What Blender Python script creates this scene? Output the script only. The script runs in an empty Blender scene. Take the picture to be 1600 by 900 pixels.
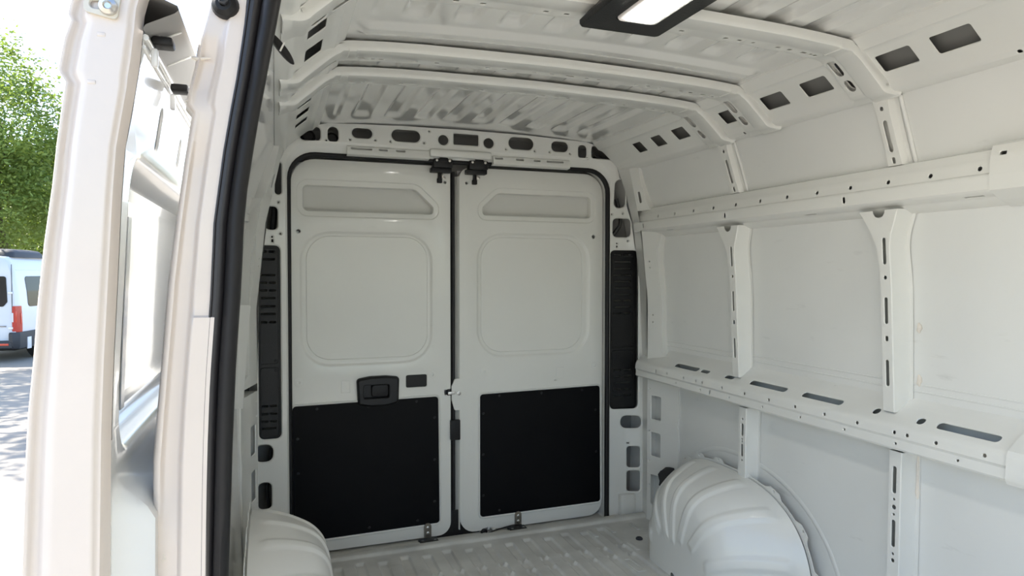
import bpy, bmesh, math, random
from mathutils import Vector, Matrix
from mathutils.geometry import delaunay_2d_cdt
random.seed(7)
R = math.radians
SC = bpy.context.scene
COL = SC.collection

# ------------------------------------------------------------------ camera
FPX = 1030.0
YAW, PIT = R(19.76), R(-1.335)
CAM = Vector((-0.84, 0.0, 1.24))
FW = Vector((math.sin(YAW) * math.cos(PIT), math.cos(YAW) * math.cos(PIT), math.sin(PIT)))
RT = Vector((math.cos(YAW), -math.sin(YAW), 0))
UP = RT.cross(FW)
cd = bpy.data.cameras.new('camera'); cam = bpy.data.objects.new('camera', cd); COL.objects.link(cam)
cd.sensor_width = 36; cd.lens = 36 * FPX / 1600; cd.clip_start = .02; cd.clip_end = 300
cam.matrix_world = Matrix.Translation(CAM) @ Matrix((RT, UP, -FW)).transposed().to_4x4()
SC.camera = cam

# ------------------------------------------------------------------ sky, sun, exposure
SUN_EL, SUN_AZ = R(48), R(-55)          # azimuth from +Y (rear of the van) towards +X
w = bpy.data.worlds.new('world'); SC.world = w; w.use_nodes = True
nt = w.node_tree; nt.nodes.clear()
sky = nt.nodes.new('ShaderNodeTexSky'); sky.sky_type = 'NISHITA'
sky.sun_disc = False; sky.sun_elevation = SUN_EL; sky.sun_rotation = SUN_AZ
sky.air_density = 1.0; sky.dust_density = 1.2; sky.ozone_density = 1.0
bg = nt.nodes.new('ShaderNodeBackground'); bg.inputs[1].default_value = 0.33
wo = nt.nodes.new('ShaderNodeOutputWorld')
nt.links.new(sky.outputs[0], bg.inputs[0]); nt.links.new(bg.outputs[0], wo.inputs[0])
sl = bpy.data.lights.new('sun', 'SUN'); so = bpy.data.objects.new('sun', sl); COL.objects.link(so)
sl.energy = 10.0; sl.color = (1, .92, .80); sl.angle = R(.6)
sdir = Vector((math.sin(SUN_AZ) * math.cos(SUN_EL), math.cos(SUN_AZ) * math.cos(SUN_EL), math.sin(SUN_EL)))
so.rotation_euler = sdir.to_track_quat('Z', 'Y').to_euler(); so.location = (0, 0, 12)
SC.view_settings.view_transform = 'Standard'; SC.view_settings.look = 'None'
SC.view_settings.gamma = 1; SC.view_settings.use_curve_mapping = False
SC.view_settings.exposure = 0.88
LAMP_STRENGTH = 30.0
SC.cycles.max_bounces = 14; SC.cycles.diffuse_bounces = 10; SC.cycles.glossy_bounces = 6

# ------------------------------------------------------------------ measuring helpers (pixel ray -> point on a real plane)
def ray(u, v): return FW + RT * ((u - 800) / FPX) - UP * ((v - 450) / FPX)
def onY(u, v, Y): d = ray(u, v); return CAM + d * ((Y - CAM.y) / d.y)
def onX(u, v, X): d = ray(u, v); return CAM + d * ((X - CAM.x) / d.x)
def onZ(u, v, Z): d = ray(u, v); return CAM + d * ((Z - CAM.z) / d.z)
def lerp(a, b, t): return a + (b - a) * t
def interp(x, xs, ys):
    if x <= xs[0]: return ys[0] + (ys[1] - ys[0]) * (x - xs[0]) / (xs[1] - xs[0])
    for i in range(len(xs) - 1):
        if x <= xs[i + 1]:
            return lerp(ys[i], ys[i + 1], (x - xs[i]) / (xs[i + 1] - xs[i]))
    return ys[-1] + (ys[-1] - ys[-2]) * (x - xs[-1]) / (xs[-1] - xs[-2])
def sstep(a, b, x):
    t = max(0, min(1, (x - a) / (b - a))); return t * t * (3 - 2 * t)

# ------------------------------------------------------------------ materials
def mat(name, col, rough=.5, metal=0, coat=0, var=0, vscale=3, emit=0, dirt=0, bump=0, bscale=40, spec=.5, vcol=None):
    m = bpy.data.materials.new(name); m.use_nodes = True
    n = m.node_tree.nodes; l = m.node_tree.links; b = n['Principled BSDF']
    b.inputs['Base Color'].default_value = (*col, 1); b.inputs['Roughness'].default_value = rough
    b.inputs['Metallic'].default_value = metal; b.inputs['Coat Weight'].default_value = coat
    b.inputs['Coat Roughness'].default_value = .06; b.inputs['Specular IOR Level'].default_value = spec
    if emit:
        b.inputs['Emission Color'].default_value = (1, .96, .9, 1); b.inputs['Emission Strength'].default_value = emit
    tc = n.new('ShaderNodeTexCoord')
    cur = None
    if var:
        nz = n.new('ShaderNodeTexNoise'); nz.inputs['Scale'].default_value = vscale; nz.inputs['Detail'].default_value = 5
        l.new(tc.outputs['Object'], nz.inputs['Vector'])
        rp = n.new('ShaderNodeMix'); rp.data_type = 'RGBA'
        rp.inputs[6].default_value = (*(vcol or tuple(c * (1 - var) for c in col)), 1)
        rp.inputs[7].default_value = (*(col if vcol else tuple(min(1, c * (1 + var * .5)) for c in col)), 1)
        mr = n.new('ShaderNodeMapRange'); mr.inputs[1].default_value = .3; mr.inputs[2].default_value = .7
        l.new(nz.outputs[0], mr.inputs[0]); l.new(mr.outputs[0], rp.inputs[0]); cur = rp.outputs[2]
    if dirt:
        # thin streaky scuffs: stretched noise, thresholded
        mp = n.new('ShaderNodeMapping'); mp.inputs['Scale'].default_value = (2.0, 2.2, 9.0); mp.inputs['Rotation'].default_value = (.5, .1, .2)
        l.new(tc.outputs['Object'], mp.inputs[0])
        n2 = n.new('ShaderNodeTexNoise'); n2.inputs['Scale'].default_value = 2.6; n2.inputs['Detail'].default_value = 9; n2.inputs['Roughness'].default_value = .62
        l.new(mp.outputs[0], n2.inputs['Vector'])
        m2 = n.new('ShaderNodeMapRange'); m2.inputs[1].default_value = .64; m2.inputs[2].default_value = .78; m2.inputs[4].default_value = dirt
        l.new(n2.outputs[0], m2.inputs[0])
        mx = n.new('ShaderNodeMix'); mx.data_type = 'RGBA'; mx.inputs[7].default_value = (col[0] * .45, col[1] * .44, col[2] * .41, 1)
        mx.inputs[6].default_value = (*col, 1)
        if cur: l.new(cur, mx.inputs[6])
        l.new(m2.outputs[0], mx.inputs[0]); cur = mx.outputs[2]
    if cur: l.new(cur, b.inputs['Base Color'])
    if bump:
        n3 = n.new('ShaderNodeTexNoise'); n3.inputs['Scale'].default_value = bscale; n3.inputs['Detail'].default_value = 4
        l.new(tc.outputs['Object'], n3.inputs['Vector'])
        bp = n.new('ShaderNodeBump'); bp.inputs['Strength'].default_value = bump; bp.inputs['Distance'].default_value = .01
        l.new(n3.outputs[0], bp.inputs['Height']); l.new(bp.outputs[0], b.inputs['Normal'])
    return m
M = {
    'paint': mat('white_body_paint', (.70, .70, .665), .38, coat=.35, var=.03, dirt=.12),
    'skin': mat('white_skin_paint', (.69, .695, .67), .45, coat=.2, var=.05, vscale=2, dirt=.30),
    'gloss': mat('glossy_white_paint', (.71, .71, .68), .22, coat=.7, var=.02),
    'roof': mat('satin_roof_paint', (.70, .70, .67), .16, coat=1.0, var=.03),
    'floor': mat('worn_floor_paint', (.58, .58, .545), .5, coat=.1, var=.18, vscale=7, dirt=.5),
    'door': mat('door_paint', (.70, .70, .655), .36, coat=.3, var=.02, dirt=.08),
    'outer': mat('exterior_white_paint', (.80, .80, .80), .2, coat=.8),
    'edge': mat('bounce_tinted_white_paint', (.66, .59, .53), .40, coat=.3, var=.03, vscale=6),  # white body paint with warm bounce light and some darkening tinted in
    'seal': mat('seam_sealer', (.70, .64, .56), .55),
    'black': mat('black_board', (.004, .004, .0045), .5, var=.2, spec=.12),
    'plastic': mat('black_plastic', (.009, .009, .0095), .42, bump=.15, bscale=300, spec=.35),
    'rubber': mat('black_rubber', (.010, .0095, .010), .5, spec=.3),
    'brrubber': mat('grey_rubber', (.02, .018, .019), .42),
    'dark': mat('dark_foam_and_hole_fill', (.03, .03, .03), .9),
    'steel': mat('zinc_steel', (.62, .60, .56), .3, metal=1),
    'bronze': mat('dull_zinc', (.30, .27, .22), .45, metal=.8),
    'tan': mat('beige_bracket', (.60, .57, .49), .45),
    'primer_shade': mat('grey_primer_and_shade', (.24, .24, .23), .6),  # primer on the shell; painted shade on cove liner and door channel
    'matte': mat('matte_inner_skin', (.62, .62, .585), .75, spec=.2),
    'wire': mat('black_wire', (.01, .01, .01), .5),
    'lens': mat('lamp_diffuser', (.9, .9, .9), .4, emit=LAMP_STRENGTH),
    'lensrim': mat('lamp_clear_rim', (.85, .82, .8), .25),
    'concrete': mat('concrete', (.29, .262, .222), .9, var=.18, vscale=.6, bump=.2, bscale=8),
    'leaf': mat('leaves', (.17, .25, .06), .6, var=.5, vscale=.5),
    'leaf2': mat('darker_leaves', (.08, .14, .035), .6, var=.45, vscale=.4),
    'bark': mat('bark', (.11, .085, .06), .9, var=.3, bump=.5, bscale=12),
    'vanpaint': mat('parked_van_paint', (.62, .65, .70), .3, coat=.4),
    'glass': mat('tinted_glass', (.008, .010, .013), .12, spec=.3),
    'red': mat('red_lens', (.42, .012, .006), .25, coat=.4),
    'redlt': mat('bright_red_lens', (.62, .05, .02), .25, coat=.4),
    'bumper': mat('grey_bumper', (.035, .038, .045), .6),
    'tyre': mat('tyre', (.012, .012, .012), .85),
    'platew': mat('plate_white', (.7, .7, .72), .5),
    'badge': mat('chrome_badge', (.25, .25, .27), .3, metal=1),
    'grass': mat('strip_grass', (.10, .14, .04), .9, var=.4, vscale=2),
}

for k_ in ('leaf', 'leaf2'):       # light passes through leaves
    n_ = M[k_].node_tree; b_ = n_.nodes['Principled BSDF']; tr = n_.nodes.new('ShaderNodeBsdfTranslucent'); ms = n_.nodes.new('ShaderNodeMixShader')
    tr.inputs[0].default_value = (.26, .36, .05, 1); ms.inputs[0].default_value = .32
    out_ = [q for q in n_.nodes if q.type == 'OUTPUT_MATERIAL'][0]
    n_.links.new(b_.outputs[0], ms.inputs[1]); n_.links.new(tr.outputs[0], ms.inputs[2]); n_.links.new(ms.outputs[0], out_.inputs[0])

# ------------------------------------------------------------------ object helpers
def tag(o, label=None, cat=None, group=None, kind=None):
    if label: o['label'] = label
    if cat: o['category'] = cat
    if group: o['group'] = group
    if kind: o['kind'] = kind
    return o
def empty(name, loc=(0, 0, 0), rz=0, **k):
    o = bpy.data.objects.new(name, None); o.empty_display_size = .1; COL.objects.link(o)
    o.location = loc; o.rotation_euler.z = rz; return tag(o, **k)
def mk(name, V, F, m, parent=None, ang=32, recalc=True, weld=0, **k):
    me = bpy.data.meshes.new(name)
    bm = bmesh.new()
    vs = [bm.verts.new(v) for v in V]
    for f in F:
        f = list(dict.fromkeys(f))
        if len(f) < 3: continue
        try: bm.faces.new([vs[i] for i in f])
        except ValueError: pass
    if weld: bmesh.ops.remove_doubles(bm, verts=bm.verts, dist=weld)
    lone = [v for v in bm.verts if not v.link_faces]
    if lone: bmesh.ops.delete(bm, geom=lone, context='VERTS')
    if recalc: bmesh.ops.recalc_face_normals(bm, faces=bm.faces)
    bm.to_mesh(me); bm.free()
    me.shade_smooth(); me.set_sharp_from_angle(angle=R(ang))
    me.materials.append(M[m] if isinstance(m, str) else m)
    o = bpy.data.objects.new(name, me); COL.objects.link(o); o.parent = parent
    return tag(o, **k)
def box(name, c, s, m, parent=None, rot=None, bev=.0, seg=2, taper=None, **k):
    bm = bmesh.new(); bmesh.ops.create_cube(bm, size=1)
    for v in bm.verts:
        tx = ty = 1
        if taper and v.co.z > 0: tx, ty = taper
        v.co = Vector((v.co.x * s[0] * tx, v.co.y * s[1] * ty, v.co.z * s[2]))
    if bev: bmesh.ops.bevel(bm, geom=bm.edges, offset=bev, segments=seg, affect='EDGES', profile=.5)
    if rot is not None: bmesh.ops.transform(bm, matrix=rot.to_4x4() if isinstance(rot, Matrix) else Matrix.Rotation(*rot), verts=bm.verts)
    bmesh.ops.translate(bm, vec=Vector(c), verts=bm.verts)
    me = bpy.data.meshes.new(name); bm.to_mesh(me); bm.free()
    me.shade_smooth(); me.set_sharp_from_angle(angle=R(40)); me.materials.append(M[m])
    o = bpy.data.objects.new(name, me); COL.objects.link(o); o.parent = parent
    return tag(o, **k)
def merge(objs, name=None):
    """join meshes that are one part"""
    bm = bmesh.new(); first = objs[0]
    for o in objs: bm.from_mesh(o.data)
    bm.to_mesh(first.data); bm.free()
    first.data.shade_smooth(); first.data.set_sharp_from_angle(angle=R(40))
    for o in objs[1:]:
        me = o.data; bpy.data.objects.remove(o); bpy.data.meshes.remove(me)
    if name: first.name = name
    return first
def lathe(name, prof, origin, axis, m, parent=None, n=16, **k):
    a = Vector(axis).normalized(); t = a.orthogonal().normalized(); b = a.cross(t)
    V, F = [], []; o = Vector(origin)
    for r, h in prof:
        for i in range(n):
            th = 2 * math.pi * i / n; V.append(o + a * h + (t * math.cos(th) + b * math.sin(th)) * max(r, 1e-5))
    for j in range(len(prof) - 1):
        for i in range(n):
            F.append((j * n + i, j * n + (i + 1) % n, (j + 1) * n + (i + 1) % n, (j + 1) * n + i))
    F.append(tuple(range(n))); F.append(tuple((len(prof) - 1) * n + i for i in range(n)))
    return mk(name, V, F, m, parent, **k)
def tube(name, path, r, m, parent=None, closed=False, n=10, rb=None, upv=None, cap=True, **k):
    P = [Vector(p) for p in path]; N = len(P); V, F = [], []
    rb = rb or r; up = Vector(upv) if upv else None; prev = None
    for i in range(N):
        if closed: t = (P[(i + 1) % N] - P[i - 1]).normalized()
        else: t = (P[min(i + 1, N - 1)] - P[max(i - 1, 0)]).normalized()
        if up: a = (up - t * up.dot(t)).normalized()
        elif prev is None: a = t.orthogonal().normalized()
        else: a = (prev - t * prev.dot(t)).normalized()
        prev = a; b = t.cross(a)
        rr = r[i] if isinstance(r, (list, tuple)) else r
        r2 = rb[i] if isinstance(rb, (list, tuple)) else rb
        for j in range(n):
            th = 2 * math.pi * j / n; V.append(P[i] + a * (math.cos(th) * rr) + b * (math.sin(th) * r2))
    for i in range(N if closed else N - 1):
        for j in range(n):
            i2 = (i + 1) % N
            F.append((i * n + j, i * n + (j + 1) % n, i2 * n + (j + 1) % n, i2 * n + j))
    if not closed and cap:
        F.append(tuple(range(n))); F.append(tuple((N - 1) * n + j for j in range(n)))
    return mk(name, V, F, m, parent, ang=50, **k)
def loft(rings, closed=True, cap0=False, cap1=False):
    V, F = [], []; n = len(rings[0])
    for r in rings: V += [Vector(p) for p in r]
    for j in range(len(rings) - 1):
        for i in range(n if closed else n - 1):
            i2 = (i + 1) % n
            F.append((j * n + i, j * n + i2, (j + 1) * n + i2, (j + 1) * n + i))
    if cap0: F.append(tuple(range(n)))
    if cap1: F.append(tuple((len(rings) - 1) * n + i for i in range(n)))
    return V, F
# 2-D shapes, counter-clockwise
def rrect(cx, cy, w, h, r, n=4):
    r = min(r, w / 2 - 1e-4, h / 2 - 1e-4); out = []
    for k, (sx, sy) in enumerate(((1, -1), (1, 1), (-1, 1), (-1, -1))):
        for i in range(n + 1):
            a = R(-90 + 90 * k) + R(90) * i / n
            out.append((cx + sx * (w / 2 - r) + r * math.cos(a), cy + sy * (h / 2 - r) + r * math.sin(a)))
    return out
def circ(cx, cy, r, n=8): return [(cx + r * math.cos(2 * math.pi * i / n), cy + r * math.sin(2 * math.pi * i / n)) for i in range(n)]
def shrink(p, k):
    cx = sum(q[0] for q in p) / len(p); cy = sum(q[1] for q in p) / len(p)
    return [(cx + (q[0] - cx) * k, cy + (q[1] - cy) * k) for q in p]
def area(p): return sum(p[i - 1][0] * p[i][1] - p[i][0] * p[i - 1][1] for i in range(len(p))) / 2
def ccw(p): return p if area(p) > 0 else p[::-1]
def rpoly(pts, rs, n=4):
    pts = ccw(pts) if area(pts) > 0 else pts
    if area(pts) < 0: pts = pts[::-1]; rs = rs[::-1] if isinstance(rs, list) else rs
    out = []; N = len(pts)
    for i in range(N):
        p = Vector(pts[i]); a = Vector(pts[i - 1]) - p; b = Vector(pts[(i + 1) % N]) - p
        r = rs[i] if isinstance(rs, list) else rs
        la, lb = a.length, b.length; a.normalize(); b.normalize()
        ang = math.acos(max(-1, min(1, a.dot(b))))
        d = min(r / math.tan(ang / 2), la * .49, lb * .49); r2 = d * math.tan(ang / 2)
        if r2 < 1e-4: out.append(tuple(p)); continue
        c = p + (a + b).normalized() * (r2 / math.sin(ang / 2))
        s = p + a * d - c; e = p + b * d - c
        a0 = math.atan2(s.y, s.x); da = math.atan2(e.y, e.x) - a0
        while da > math.pi: da -= 2 * math.pi
        while da < -math.pi: da += 2 * math.pi
        for j in range(n + 1):
            t = a0 + da * j / n; out.append((c.x + r2 * math.cos(t), c.y + r2 * math.sin(t)))
    return out
def offset(p, d):
    """grow (d>0) a ccw polygon"""
    N = len(p); out = []
    for i in range(N):
        a, b, c = Vector(p[i - 1]), Vector(p[i]), Vector(p[(i + 1) % N])
        e1 = (b - a); e2 = (c - b)
        if e1.length < 1e-7: e1 = e2
        if e2.length < 1e-7: e2 = e1
        n1 = Vector((e1.y, -e1.x)).normalized(); n2 = Vector((e2.y, -e2.x)).normalized()
        m_ = n1 + n2
        if m_.length < 1e-6: m_ = n1
        m_.normalize(); k = max(.5, m_.dot(n1))
        out.append((b.x + m_.x * d / k, b.y + m_.y * d / k))
    return out
def inside(x, y, p):
    c = False; j = len(p) - 1
    for i in range(len(p)):
        xi, yi = p[i]; xj, yj = p[j]
        if (yi > y) != (yj > y) and x < (xj - xi) * (y - yi) / (yj - yi) + xi: c = not c
        j = i
    return c
def plate(name, outline, holes, fmap, m, parent=None, th=.004, lip=.003, creases=(), pts=(), rim=True, rimd=None, hd=.0022, big=(), ang=32, mk_it=True, **k):
    """sheet with real openings; fmap(s,t,depth)->xyz; holes get a turned-in lip; 'big' openings are cut without a lip"""
    outline = ccw(outline); co = []; ed = []
    if creases and rim:      # split long edges so the rim follows the bent sheet
        q = []
        for i in range(len(outline)):
            a, b = outline[i], outline[(i + 1) % len(outline)]; n = max(1, int(math.hypot(b[0] - a[0], b[1] - a[1]) / .015))
            q += [(lerp(a[0], b[0], j / n), lerp(a[1], b[1], j / n)) for j in range(n)]
        outline = q
    def addloop(p):
        b = len(co); co.extend(Vector(q) for q in p); ed.extend((b + i, b + (i + 1) % len(p)) for i in range(len(p)))
    addloop(outline)
    H = [ccw(h) for h in holes]; HL = [offset(h, lip) for h in H]; BG = [ccw(b) for b in big]
    for h in HL + BG: addloop(h)
    for c in creases:
        b = len(co); co.extend(Vector(q) for q in c); ed.extend((b + i, b + i + 1) for i in range(len(c) - 1))
    co.extend(Vector(q) for q in pts)
    v2, _, f2, *_r = delaunay_2d_cdt(co, ed, [], 0, 1e-6)
    cut = [(min(q[0] for q in p), max(q[0] for q in p), min(q[1] for q in p), max(q[1] for q in p), p) for p in HL + BG]
    V = [fmap(q.x, q.y, 0) for q in v2]; F = []
    for f in f2:
        cx = sum(v2[i].x for i in f) / 3; cy = sum(v2[i].y for i in f) / 3
        if not inside(cx, cy, outline): continue
        if any(a <= cx <= b and c <= cy <= d and inside(cx, cy, p) for a, b, c, d, p in cut): continue
        F.append(tuple(f))
    def ring(p0, d0, p1, d1):
        b = len(V); n = len(p0)
        V.extend(fmap(q[0], q[1], d0) for q in p0); V.extend(fmap(q[0], q[1], d1) for q in p1)
        F.extend((b + i, b + (i + 1) % n, b + n + (i + 1) % n, b + n + i) for i in range(n))
    for h, hl in zip(H, HL): ring(hl, 0, h, max(hd, lip)); ring(h, max(hd, lip), h, max(hd, lip) + .0012)
    if rim: ring(outline, 0, outline, rimd or th)
    if not mk_it: return V, F
    return mk(name, V, F, m, parent, ang=ang, weld=0 if creases else 2e-5, **k)
def profile_map(prof):
    """polyline [(X,Z)..] -> (arc lengths, fmap(Y, t, d)); depth goes to the left-hand normal (towards the body shell)"""
    P = [Vector(p) for p in prof]; L = [0]
    for i in range(1, len(P)): L.append(L[-1] + (P[i] - P[i - 1]).length)
    def at(t):
        i = 0
        while i < len(L) - 2 and t > L[i + 1]: i += 1
        f = (t - L[i]) / (L[i + 1] - L[i]); e = (P[i + 1] - P[i]).normalized()
        return P[i].lerp(P[i + 1], f), Vector((-e.y, e.x))
    def fm(Y, t, d, sgn=1):
        p, n = at(t); q = p + n * (d * sgn); return Vector((q.x, Y, q.y))
    return L, at, fm
def strip(name, prof, Y0, Y1, holes, m, parent, side=1, sgn=1, ysub=1, th=.004, lip=.0016, **k):
    L, at, fm = profile_map(prof)
    cr = [[(Y0, t), (Y1, t)] for t in L[1:-1]]
    for i in range(1, ysub):
        y = lerp(Y0, Y1, i / ysub); cr.append([(y, 0), (y, L[-1])])
    def f(Y, t, d): p = fm(Y, t, d, sgn); return Vector((p.x * side, p.y, p.z))
    return plate(name, [(Y0, 0), (Y1, 0), (Y1, L[-1]), (Y0, L[-1])], holes, f, m, parent, th=th, lip=lip, hd=.0012, creases=cr, **k)
def tz(prof, z):
    """arc length where a profile reaches height z"""
    L, at, fm = profile_map(prof)
    for i in range(len(prof) - 1):
        a, b = prof[i][1], prof[i + 1][1]
        if (a - z) * (b - z) <= 0 and a != b: return lerp(L[i], L[i + 1], (z - a) / (b - a))
    return L[-1] / 2
def copy_obj(o, parent, loc=None):
    c = o.copy(); COL.objects.link(c); c.parent = parent
    if loc is not None: c.location = loc
    return c

# ================================================================== THE VAN SHELL
REAR = 3.05                       # plane of the rear door inner panels
FRAME = 2.97                      # plane of the rear pillar faces
SKIN = [(.955, -.12), (.96, .0), (.968, .3), (.972, .7), (.970, .95), (.964, 1.2), (.937, 1.44), (.906, 1.56), (.872, 1.66), (.835, 1.76), (.795, 1.84), (.73, 1.90), (.62, 1.925)]
SZ = [p[1] for p in SKIN]; SX = [p[0] for p in SKIN]
def skinx(z): return interp(z, SZ, SX)
def smooth_prof(P, n=4):
    out = []
    for i in range(len(P) - 1):
        p0 = Vector(P[max(i - 1, 0)]); p1 = Vector(P[i]); p2 = Vector(P[i + 1]); p3 = Vector(P[min(i + 2, len(P) - 1)])
        for j in range(n):
            t = j / n
            out.append(tuple(.5 * (2 * p1 + (p2 - p0) * t + (2 * p0 - 5 * p1 + 4 * p2 - p3) * t * t + (3 * p1 - p0 - 3 * p2 + p3) * t ** 3)))
    out.append(tuple(P[-1])); return out
def extrude(name, prof, Y0, Y1, m, parent, side=1, ny=1, ang=32, **k):
    V = []; F = []; n = len(prof)
    for j in range(ny + 1):
        y = lerp(Y0, Y1, j / ny); V += [(x * side, y, z) for x, z in prof]
    for j in range(ny):
        for i in range(n - 1): F.append((j * n + i, j * n + i + 1, (j + 1) * n + i + 1, (j + 1) * n + i))
    return mk(name, V, F, m, parent, ang=ang, **k)

ceiling = empty('ceiling', (0, 0, 1.9), kind='structure', label='ribbed white metal van roof with crossing roof bows')
floor = empty('floor', (0, 0, 0), kind='structure', label='ribbed grey-white metal cargo floor of the van')
wall_r = empty('wall_right', (.9, 1.5, 0), kind='structure', label='white metal van side wall with rails, posts and wheel arch')
wall_l = empty('wall_left', (-.9, 1.5, 0), kind='structure', label='white metal pillar and side wall beside the sliding door opening')
wall_b = empty('wall_rear', (0, FRAME, 0), kind='structure', label='perforated white metal frame around the rear doors')
for e in (ceiling, floor, wall_r, wall_l, wall_b): e.location = (0, 0, 0)

# ---- side skins
extrude('skin_panel', smooth_prof(SKIN), -1.3, 3.13, 'skin', wall_r, ny=6)
extrude('skin_panel', smooth_prof(SKIN), 1.25, 3.13, 'outer', wall_l, side=-1, ny=2)
# unseen cab behind the camera, added to cut front light: sides with window openings, dashboard, front header
for s_, p_ in ((1, wall_r), (-1, wall_l)):
    full = smooth_prof(SKIN)
    extrude('cab_side', [p for p in full if p[1] < 1.0], -2.4, -.62 if s_ < 0 else -1.3, 'outer', p_, side=s_)
    extrude('cab_side_upper', [p for p in full if p[1] > 1.5], -1.9, -.62 if s_ < 0 else -1.3, 'outer', p_, side=s_)
box('dashboard', (0, -2.15, .45), (1.9, .5, 1.0), 'bumper', floor, bev=.06)
UPSKIN = [p for p in smooth_prof(SKIN) if p[1] > 1.755]
extrude('upper_skin_panel', UPSKIN, -1.3, 1.25, 'outer', wall_l, side=-1)

# ---- roof: stamped sheet as a height field seen from below
def roofz(x, y):
    z = 1.908 - .024 * (x / .68) ** 2
    # longitudinal beads
    ph = ((x + .0325) / .128) % 1.0
    b = sstep(.10, .19, ph) - sstep(.55, .64, ph)
    edge = 1 - sstep(.59, .61, abs(x))
    seg = (1 - sstep(1.655, 1.70, y)) + (sstep(1.90, 1.93, y) - sstep(2.10, 2.13, y)) + sstep(2.22, 2.26, y) * (1 - sstep(2.78, 2.84, y))
    z += .015 * b * seg * edge
    # crossing bead in front of the second bow
    z -= .014 * (sstep(1.735, 1.75, y) - sstep(1.80, 1.825, y)) * (1 - sstep(.60, .64, abs(x)))
    return z
nx, ys = 176, []
y = -1.3
while y < 1.0: ys.append(y); y += .1
while y < 3.14: ys.append(y); y += .0125
V = []; F = []
for yy in ys:
    for i in range(nx + 1):
        x = -.68 + 1.36 * i / nx; V.append((x, yy, roofz(x, yy)))
for j in range(len(ys) - 1):
    for i in range(nx):
        a = j * (nx + 1) + i; F.append((a, a + 1, a + nx + 2, a + nx + 1))
mk('roof_panel', V, F, 'roof', ceiling, ang=60)
extrude('roof_outer_skin', [(-.64, 1.925), (-.3, 1.955), (0, 1.96), (.3, 1.955), (.64, 1.925)], -1.9, 3.13, 'primer_shade', ceiling)
for s_, p_ in ((1, wall_r), (-1, wall_l)): extrude('cant_rail_shade_liner', [(skinx(z) - .008, z) for z in (1.757, 1.79, 1.83, 1.86, 1.885, 1.90)] + [(.64, 1.905)], -1.29, 3.12, 'primer_shade', p_, side=s_)  # grey sheet added behind the cove openings so they look shaded

# ---- cant rail (cove) panels with square openings
COVE = [(.838, 1.748), (.806, 1.752), (.793, 1.762), (.787, 1.776), (.704, 1.846), (.694, 1.850), (.684, 1.851), (.668, 1.868), (.655, 1.878), (.648, 1.898)]
Lc, atc, fmc = profile_map(COVE)
def cove_t(X):   # arc length on the sloping face for a given X
    for i in range(len(COVE) - 1):
        if (COVE[i][0] - X) * (COVE[i + 1][0] - X) <= 0: return lerp(Lc[i], Lc[i + 1], (X - COVE[i][0]) / (COVE[i + 1][0] - COVE[i][0]))
tc_ = cove_t(.741)
BOWS = (-.75, -.1, 1.432, 1.90, 2.145)
def cove_holes(lst): return [rrect(q + .0625, (cove_t(.778) + cove_t(.698)) / 2, .034, abs(cove_t(.778) - cove_t(.698)), .012, 3) for q in BOWS] + [rrect((a + b) / 2, tc_, abs(b - a), .056, .006, 3) for a, b in lst]
ch = [(-.42, -.31), (-.26, -.15), (.1, .21), (.30, .41), (1.122, 1.228), (1.283, 1.388), (1.565, 1.668), (1.746, 1.848), (2.005, 2.072), (2.30, 2.385), (2.47, 2.545), (2.63, 2.70)]
# bow foot slots cut in the cove are on the bows themselves
strip('cant_rail_panel', COVE, -1.3, 2.965, cove_holes(ch) + [circ(1.06, Lc[1] + .006, .006, 8), circ(2.02, Lc[1] + .006, .006)], 'paint', wall_r, 1, sgn=-1, ysub=12)
strip('cant_rail_panel', COVE, -1.3, 2.965, cove_holes(ch), 'paint', wall_l, -1, sgn=-1, ysub=12)

# ---- roof bows
def bow_path():
    H = [(.822, 1.738), (.802, 1.744), (.784, 1.747), (.770, 1.754), (.758, 1.766), (.703, 1.815), (.688, 1.828), (.666, 1.842), (.636, 1.852), (.45, 1.863), (.2, 1.868), (0, 1.870)]
    return H + [(-x, z) for x, z in H[-2::-1]]
BP = smooth_prof(bow_path(), 3)
Lb, atb, fmb = profile_map(BP)
def bow_t(X):
    for i in range(len(BP) - 1):
        if (BP[i][0] - X) * (BP[i + 1][0] - X) <= 0: return lerp(Lb[i], Lb[i + 1], (X - BP[i][0]) / (BP[i + 1][0] - BP[i][0]))
SEC = [(-.0335, -.022), (-.0335, -.012), (-.032, -.003), (-.029, 0), (.029, 0), (.0325, -.002), (.035, -.004), (.040, -.0055), (.085, -.0065), (.088, -.008), (.0885, -.026)]  # (dy, lift below path -> negative is up)
Ls = [0]
for i in range(1, len(SEC)): Ls.append(Ls[-1] + math.hypot(SEC[i][0] - SEC[i - 1][0], SEC[i][1] - SEC[i - 1][1]))
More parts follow.
